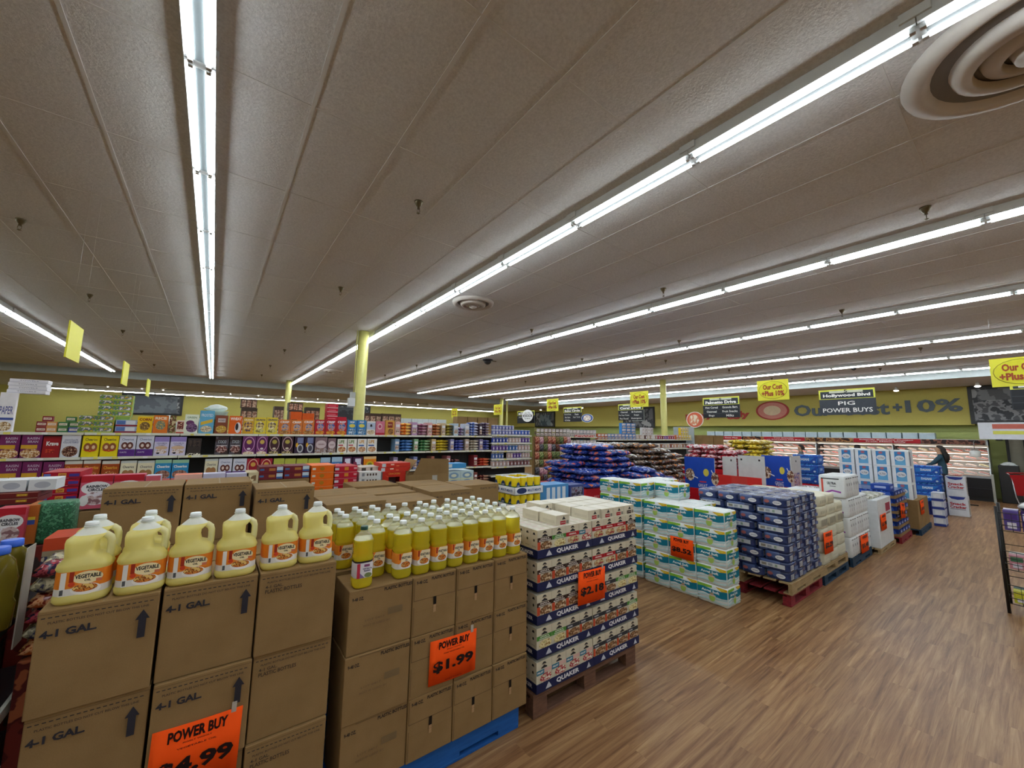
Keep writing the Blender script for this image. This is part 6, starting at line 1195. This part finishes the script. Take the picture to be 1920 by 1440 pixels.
# ================================================================ meat department
MX = 21.3
def meat_case(y0, y1, lab):
    r = bpy.data.objects.new('meat_case', None); C.objects.link(r); r.location = (MX, y0, 0); r['label'] = lab; r['category'] = 'meat case'; r['group'] = 'refrigerated meat cases'
    L = y1 - y0
    b = MB(); b.box(0.08, 1.2, 0, L, 0, 0.16, '$black'); b.box(0, 1.2, 0, L, 0.16, 0.78, '$trayblack'); b.box(-0.02, 0.04, 0, L, 0.78, 0.86, '$steel'); b.box(-0.03, 0, 0, L, 0.4, 0.43, '$darkmetal'); part('base', b, r)
    b = MB(); b.box(1.12, 1.2, 0, L, 0.78, 2.0, '$white'); part('back_panel', b, r)
    for k, (z, dp) in enumerate(((0.86, 0.05), (1.10, 0.4), (1.36, 0.5), (1.62, 0.58))):
        b = MB(); b.box(dp, 1.12, 0, L, z - 0.02, z, '$white'); b.box(dp - 0.012, dp, 0, L, z - 0.03, z + 0.025, 'd8b098'); part('shelf', b, r)
        if k: b = MB(); b.box(dp + 0.03, dp + 0.07, 0.02, L - 0.02, z - 0.045, z - 0.022, '$caselamp'); part('shelf_lamp', b, r)
    b = MB(); b.box(0.30, 1.2, 0, L, 1.86, 2.1, '$white'); b.box(0.27, 0.30, 0, L, 1.84, 1.90, 'e8d8c0'); part('canopy', b, r)
    b = MB(); b.box(0.36, 0.42, 0.02, L - 0.02, 1.83, 1.858, '$caselamp'); part('canopy_lamp', b, r)
    for yy in (0, L - 0.03):
        b = MB(); b.loft([[(0, yy, 0.78), (1.2, yy, 0.78), (1.2, yy, 2.1), (0.3, yy, 2.1), (0.25, yy, 1.3)], [(0, yy + .03, 0.78), (1.2, yy + .03, 0.78), (1.2, yy + .03, 2.1), (0.3, yy + .03, 2.1), (0.25, yy + .03, 1.3)]], '$black' if yy else '$steel', smooth=False); part('end_panel', b, r)
    return r
Yc = [0.98, 3.4, 5.9, 8.4, 10.9, 13.4, 15.9, 18.4]
for i in range(7): meat_case(Yc[i] + .01, Yc[i + 1] - .01, 'open black and white refrigerated meat case, %s from the doorway' % ORD[i])
MC = ['d89a94~e8c0b8~b86a68~s30', 'e0b0a8~f0d8d0~s30', 'c86860~e0a098~s30', 'e8e0a8~f0ecd0~s30', 'b85a5a~d89a90~s30', 'f0e8e0~e0c0b8~s30']
def pack(c):
    b = MB(); b.loft([rrect(-.13, .13, .1, 0, .3), rrect(-.14, .14, .11, .03, .3)], 'f0f0ee', smooth=False); b.loft([rrect(-.13, .13, .1, .03, .3), rrect(-.12, .12, .09, .06, .3), rrect(-.06, .06, .05, .075, .3)], c); return b.mesh('meat_pack')
PM = [pack(c) for c in MC]; rnd = random.Random(31)
for k, (z, dp, ry) in enumerate(((0.86, 0.1, 0), (1.10, 0.45, 0), (1.36, 0.55, 0), (1.62, 0.63, 0))):
    n = 0; y = 1.15
    while y < 18.2 and n < 58:
        n += 1; c = rnd.randrange(6) if k in (1, 3) else (0, 2, 4, 1)[rnd.randrange(4)]
        put('meat_pack', PM[c], (MX + dp + .12, y, z + .045), (0, -0.3, PI / 2), label='wrapped meat pack on the %s case shelf up, %s from the doorway' % (ORD[k], ORD[n - 1]), cat='meat pack', group='meat packs on the %s case shelf' % ORD[k])
        y += .30
HS = [(1.05, 2.6, '4a2c24~8a5a4a~2a1c1c~s5', ''), (2.62, 4.6, 'b01828', 'b .5 .68 .8 .26 f0e0e0 Friendly Butchers Cutting;b .5 .28 .6 .26 f0e0e0 Fresh Meats Daily'), (4.62, 6.3, '6a3c24~a87848~3a1c14~s5', ''), (6.32, 8.0, 'b01828', 'b .5 .68 .5 .26 f0e0e0 Your Everyday;b .5 .28 .84 .26 f0e0e0 on Everything You Buy'), (8.02, 9.0, '5a2c1c~a86838~2a1414~s5', ''),
      (9.02, 10.9, 'b01828', 'b .5 .5 .8 .4 f0e0e0 piggly wiggly Cost Plus'), (10.92, 12.4, '6a6a70~3a2c2c~a8a0a0~s5', ''), (12.42, 14.6, 'b01828', 'b .5 .68 .7 .26 f0e0e0 100% Money Back;b .5 .28 .5 .26 f0e0e0 GUARANTEE'), (14.62, 16.5, '6a4c34~a88858~3a2c20~s5', '')]
for i, (a, b_, c, d) in enumerate(HS):
    b = MB(); b.box(0, .02, 0, b_ - a, 0, .17, c); b.prints(d, (0, b_ - a, 0), -Y, Z, b_ - a, .17, .003)
    put('header_sign', b, (MX + .245, a, 1.915), label=('red lettered' if d else 'dark food photo') + ' header panel on the meat cases, %s from the doorway' % ORD[i], cat='header sign')
WB = carton(.42, .42, .23, 'bcd0dc', '', 'r 0 .93 1 1 e8f0f4', bev=.02).mesh('white_carton')
y = 2.25
for i in range(19): put('white_carton', WB, (MX + .4, y + .455 * i, 2.101), label='pale blue-white carton on top of the meat cases, %s from the doorway' % ORD[i], cat='carton', group='pale cartons on the meat cases')
# doorway side: bin with white bag, scale, cart
b = MB(); b.cbox(0, .5, 0, .45, 0, 1.25, '$black', .02); o = put('trash_bin', b, (21.4, .38, 0), label='tall black bin with a white bag rim beside the meat cases', cat='trash bin'); part('bin_bag', crumple(.5, .42, .16, 'e4e8ea', 4), o, 'white plastic bag rim', (.25, .22, 1.2))
sc = MB(); sc.lathe([(.13, 0), (.14, .02), (.13, .2), (.08, .26)], '$white', 16); sc.lathe([(.16, .26), (.16, .28)], '$steel', 16); sc.tube([(0, 0, 0.28), (0, 0, 0.52), (.46, 0, 0.55)], .012, '$steel', 6)
put('hanging_scale', sc, (21.12, 1.28, 1.50), label='white round hanging scale at the doorway end of the meat cases', cat='scale')
b = MB(); b.tube([(-.28, 0, .02), (.28, 0, .02)], .018, '$black', 6); b.tube([(0, -.25, .02), (0, .28, .02)], .018, '$black', 6); b.tube([(0, 0, .02), (0, 0, .7)], .016, '$black', 8); b.lathe([(.03, .2), (.03, .24)], '$steel', 8)
put('floor_stand', b, (19.6, 1.50, 0), label='low black T-shaped floor stand on the bare floor', cat='stand')
b = MB(); b.box(0, .03, 0, .06, 0, .95, 'a8a8a0'); put('corner_guard', b, (21.0, .93, 0), label='pale upright guard post at the doorway end of the meat cases', cat='guard')
def cart(x, y, rz, lab):
    r = bpy.data.objects.new('shopping_cart', None); C.objects.link(r); r.location = (x, y, 0); r.rotation_euler = (0, 0, rz); r['label'] = lab; r['category'] = 'shopping cart'
    b = MB(); R1_ = [(-.45, -.25, 1.05), (.45, -.3, 1.12), (.45, .3, 1.12), (-.45, .25, 1.05)]; R0_ = [(-.35, -.2, .62), (.38, -.24, .55), (.38, .24, .55), (-.35, .2, .62)]
    b.loft([R0_, R1_], '$redplastic', cap=False, smooth=False); b.face(R0_, '$redplastic'); b.loft([[tuple(q * .97 if i < 2 else q for i, q in enumerate(p)) for p in R0_], [tuple(q * .97 if i < 2 else q for i, q in enumerate(p)) for p in R1_]], '$redplastic', cap=False, smooth=False); part('basket', b, r)
    b = MB()
    for s in (-1, 1): b.tube([(.42, .28 * s, 1.1), (.4, .25 * s, .5), (.3, .24 * s, .14), (-.4, .2 * s, .14)], .014, '$steel', 6)
    b.tube([(.3, -.24, .14), (.3, .24, .14)], .012, '$steel', 6); b.tube([(-.4, -.2, .14), (-.4, .2, .14)], .012, '$steel', 6); part('undercarriage', b, r)
    b = MB(); b.tube([(.52, -.28, 1.16), (.52, .28, 1.16)], .022, '$redplastic', 8); b.tube([(.45, -.28, 1.1), (.52, -.28, 1.16)], .012, '$steel', 6); b.tube([(.45, .28, 1.1), (.52, .28, 1.16)], .012, '$steel', 6); part('handle', b, r)
    for sx, sy in ((-.4, -.2), (-.4, .2), (.3, -.24), (.3, .24)):
        b = MB(); b.lathe([(.06, -.015), (.06, .015)], '$darkmetal', 14); me = b.mesh('wheel'); me.transform(Matrix.Rotation(PI / 2, 4, 'X')); part('wheel', me, r, None, (sx, sy, .062))
    return r
cart(18.2, -0.02, 0.9, 'red shopping cart parked before the grey wall at the photo edge')
cart(19.55, 2.75, -PI / 2, 'red shopping cart pushed by the person in the teal jacket')
cart(18.6, 6.55, -PI / 2, 'red shopping cart in front of the person in the grey hoodie')
# people
def person(x, y, rz, cloth, legs, hairlen, lab, pose, sc=1.0):
    """joints in metres, facing +Y"""
    J = {'pelvis': (0, 0, .98, .15, .12), 'waist': (0, .01, 1.12, .135, .11), 'chest': (0, .02, 1.36, .165, .125), 'neck': (0, .03, 1.53, .06, .06), 'head0': (0, .045, 1.60, .075, .085), 'head': (0, .05, 1.70, .08, .095), 'crown': (0, .045, 1.765, .055, .065)}
    E = [('pelvis', 'waist'), ('waist', 'chest'), ('chest', 'neck'), ('neck', 'head0'), ('head0', 'head'), ('head', 'crown')]
    for s, n in ((-1, 'l'), (1, 'r')):
        (ex, ey, ez), (hx, hy, hz) = pose
        J['sh' + n] = (.19 * s, .02, 1.44, .07, .07); J['el' + n] = (ex * s, ey, ez, .052, .052); J['wr' + n] = (hx * s, hy, hz, .034, .03); J['ha' + n] = (hx * s * .97, hy + .07, hz, .04, .022)
        E += [('chest', 'sh' + n), ('sh' + n, 'el' + n), ('el' + n, 'wr' + n), ('wr' + n, 'ha' + n)]
        for q, (dx, dy) in enumerate(((-.028, .06), (-.010, .072), (.010, .07), (.027, .055))):
            k = 'f%d%s' % (q, n); J[k] = (hx * s * .97 + dx, hy + .07 + dy, hz - .02, .009, .009); E.append(('ha' + n, k))
        k = 't' + n; J[k] = (hx * s * .97 - .05 * s, hy + .08, hz - .01, .011, .011); E.append(('ha' + n, k))
        J['hp' + n] = (.095 * s, 0, .93, .095, .1); J['kn' + n] = (.1 * s, .03, .51, .066, .066); J['an' + n] = (.1 * s, -.01 - .05 * s, .09, .042, .045); J['to' + n] = (.11 * s, .12 - .05 * s, .045, .045, .035)
        E += [('pelvis', 'hp' + n), ('hp' + n, 'kn' + n), ('kn' + n, 'an' + n), ('an' + n, 'to' + n)]
    names = list(J); me = bpy.data.meshes.new('person'); me.from_pydata([J[k][:3] for k in names], [(names.index(a), names.index(b)) for a, b in E], [])
    o = bpy.data.objects.new('person', me); C.objects.link(o)
    md = o.modifiers.new('skin', 'SKIN'); md.use_smooth_shade = True
    for i, k in enumerate(names): me.skin_vertices[0].data[i].radius = J[k][3:5]; me.skin_vertices[0].data[i].use_root = (k == 'pelvis')
    sb = o.modifiers.new('sub', 'SUBSURF'); sb.levels = 2; sb.render_levels = 2
    bpy.context.view_layer.update()
    m2 = bpy.data.meshes.new_from_object(o.evaluated_get(bpy.context.evaluated_depsgraph_get()))
    o.modifiers.clear(); o.data = m2
    for k in ('$skin', cloth, legs, '$black'): m2.materials.append(M(k))
    hz = pose[1][2]
    for p in m2.polygons:
        c = p.center
        arm = abs(c.x) > .2 or c.y > .28
        if c.z > 1.525: i = 0
        elif arm and c.y > pose[1][1] - .02: i = 0
        elif c.z > .9: i = 1
        elif c.z > .1: i = 2
        else: i = 3
        p.material_index = i; p.use_smooth = True
    o.location = (x, y, 0); o.rotation_euler = (0, 0, rz); o.scale = (sc, sc, sc); o['label'] = lab; o['category'] = 'person'
    # face
    b = MB()
    for s in (-1, 1): b.lathe([(.009, 0), (.0, .004)], '2a2020', 8, (0, 0, 0), sx=1)
    b = MB()
    for s in (-1, 1): b.ell(Vector((.03 * s, .137, 1.70)), X, Z, 0, 0, .012, .006, '2a2020', 8)
    b.ell(Vector((0, .132, 1.635)), X, Z, 0, 0, .022, .005, '8a4a44', 8)
    part('facial_features', b, o)
    b = MB(); b.loft([[(-.01, .125, 1.70), (.01, .125, 1.70), (.0, .135, 1.70)], [(-.016, .128, 1.66), (.016, .128, 1.66), (0, .155, 1.663)]], '$skin'); part('nose', b, o)
    for s in (-1, 1): b = MB(); b.lathe([(.006, -.03), (.014, 0), (.006, .03)], '$skin', 8, (.083 * s, .045, 1.68)); part('ear', b, o)
    b = MB(); n = 16; rings = []
    zs = [1.80, 1.785, 1.74, 1.68, 1.62] + ([1.5, 1.36, 1.24] if hairlen else [1.58])
    for i, z in enumerate(zs):
        rr = [.02, .07, .1, .103, .1, .11, .11, .06][i] if hairlen else [.02, .075, .1, .1, .09, .07][i]
        rings.append([(rr * .95 * math.cos(a), .035 - .035 * (i > 2) - (.05 if i > 4 else 0) + rr * (1.1 if math.sin(a) < 0 else (.95 if i < 2 else .55 if i < 3 else 0.1)) * math.sin(a), z) for a in [2 * PI * j / n for j in range(n)]])
    b.loft(rings, '$hair'); part('hair', b, o)
    return o
person(19.55, 1.92, 0.0, '$teal', '$denim', True, 'person in a teal jacket with long dark hair pushing a red cart', ((.27, .2, 1.22), (.2, .36, 1.16)), 1.05)
person(19.0, 5.70, 0.15, '$greycloth', '$denim', False, 'person in a grey hoodie with dark hair reaching towards the meat cases', ((.26, .22, 1.25), (.2, .46, 1.3)), 1.0)
person(20.2, 4.22, -1.5, '$black', '$denim', False, 'dark-haired person behind the detergent boxes, mostly hidden', ((.25, .1, 1.2), (.2, .3, 1.1)), 1.02)
# ---------------------------------------------------------------- wire rack at the photo edge
r = bpy.data.objects.new('wire_rack', None); C.objects.link(r); r.location = (7.96, -0.55, 0); r['label'] = 'black wire rack with three bowed baskets at the aisle edge'; r['category'] = 'wire rack'
for xx, yy in ((0, .92), (.5, .92), (0, 0), (.5, 0)):
    b = MB(); b.tube([(xx, yy, 0), (xx, yy, 1.27)], .016, '$black', 8); part('upright', b, r)
def arc(z, k=.1): return [(-k * math.sin(PI * i / 8), .92 - .92 * i / 8, z) for i in range(9)]
for z in (.12, .52, .98):
    b = MB()
    for dz in (0, .07, .14, .22): b.tube(arc(z + dz, .06 + .3 * dz), .005, '$black', 5)
    for i in range(9):
        p0, p1 = arc(z, .06)[i], arc(z + .22, .126)[i]; b.tube([p0, p1], .003, '$black', 4); b.tube([p0, (.5, p0[1], z)], .003, '$black', 4)
    b.tube([(.5, 0, z), (.5, .92, z)], .005, '$black', 5); b.tube([(.5, 0, z + .22), (.5, .92, z + .22)], .005, '$black', 5); part('basket', b, r)
for z, cols, nm, h in ((.985, ['3a2468', '5a4a90', 'c8c4d8', '4a3078'], 'purple and white', .24), (.525, ['3a6a48', 'c88a98', 'c8ccc8', '4a7a58'], 'green and pink', .16), (.125, ['2a4a48', 'c8c838', '3a5a58', 'd8d040'], 'dark green and yellow', .14)):
    for i in range(6):
        for j in range(2):
            c = cols[(i + j) % 4]
            put('snack_box', carton(.13, .12, h, c, 'r .1 .1 .9 .9 %s' % cols[(i + 1) % 4], 'r .1 .55 .9 .9 %s;r .2 .1 .8 .4 e0dce8' % cols[(i + 2) % 4]), (8.0 + .15 * j, -.5 + .14 * i, z + .003), label='%s snack box in the wire rack, %s along, %s row' % (nm, ORD[i], ORD[j]), cat='box', group='%s boxes in the wire rack' % nm)
put('snack_box', pillow(.3, .2, .1, 'd8d8d8~3a3a40~s8', 6), (8.2, .1, 1.226), label='white and black pack lying on the purple boxes', cat='pack')
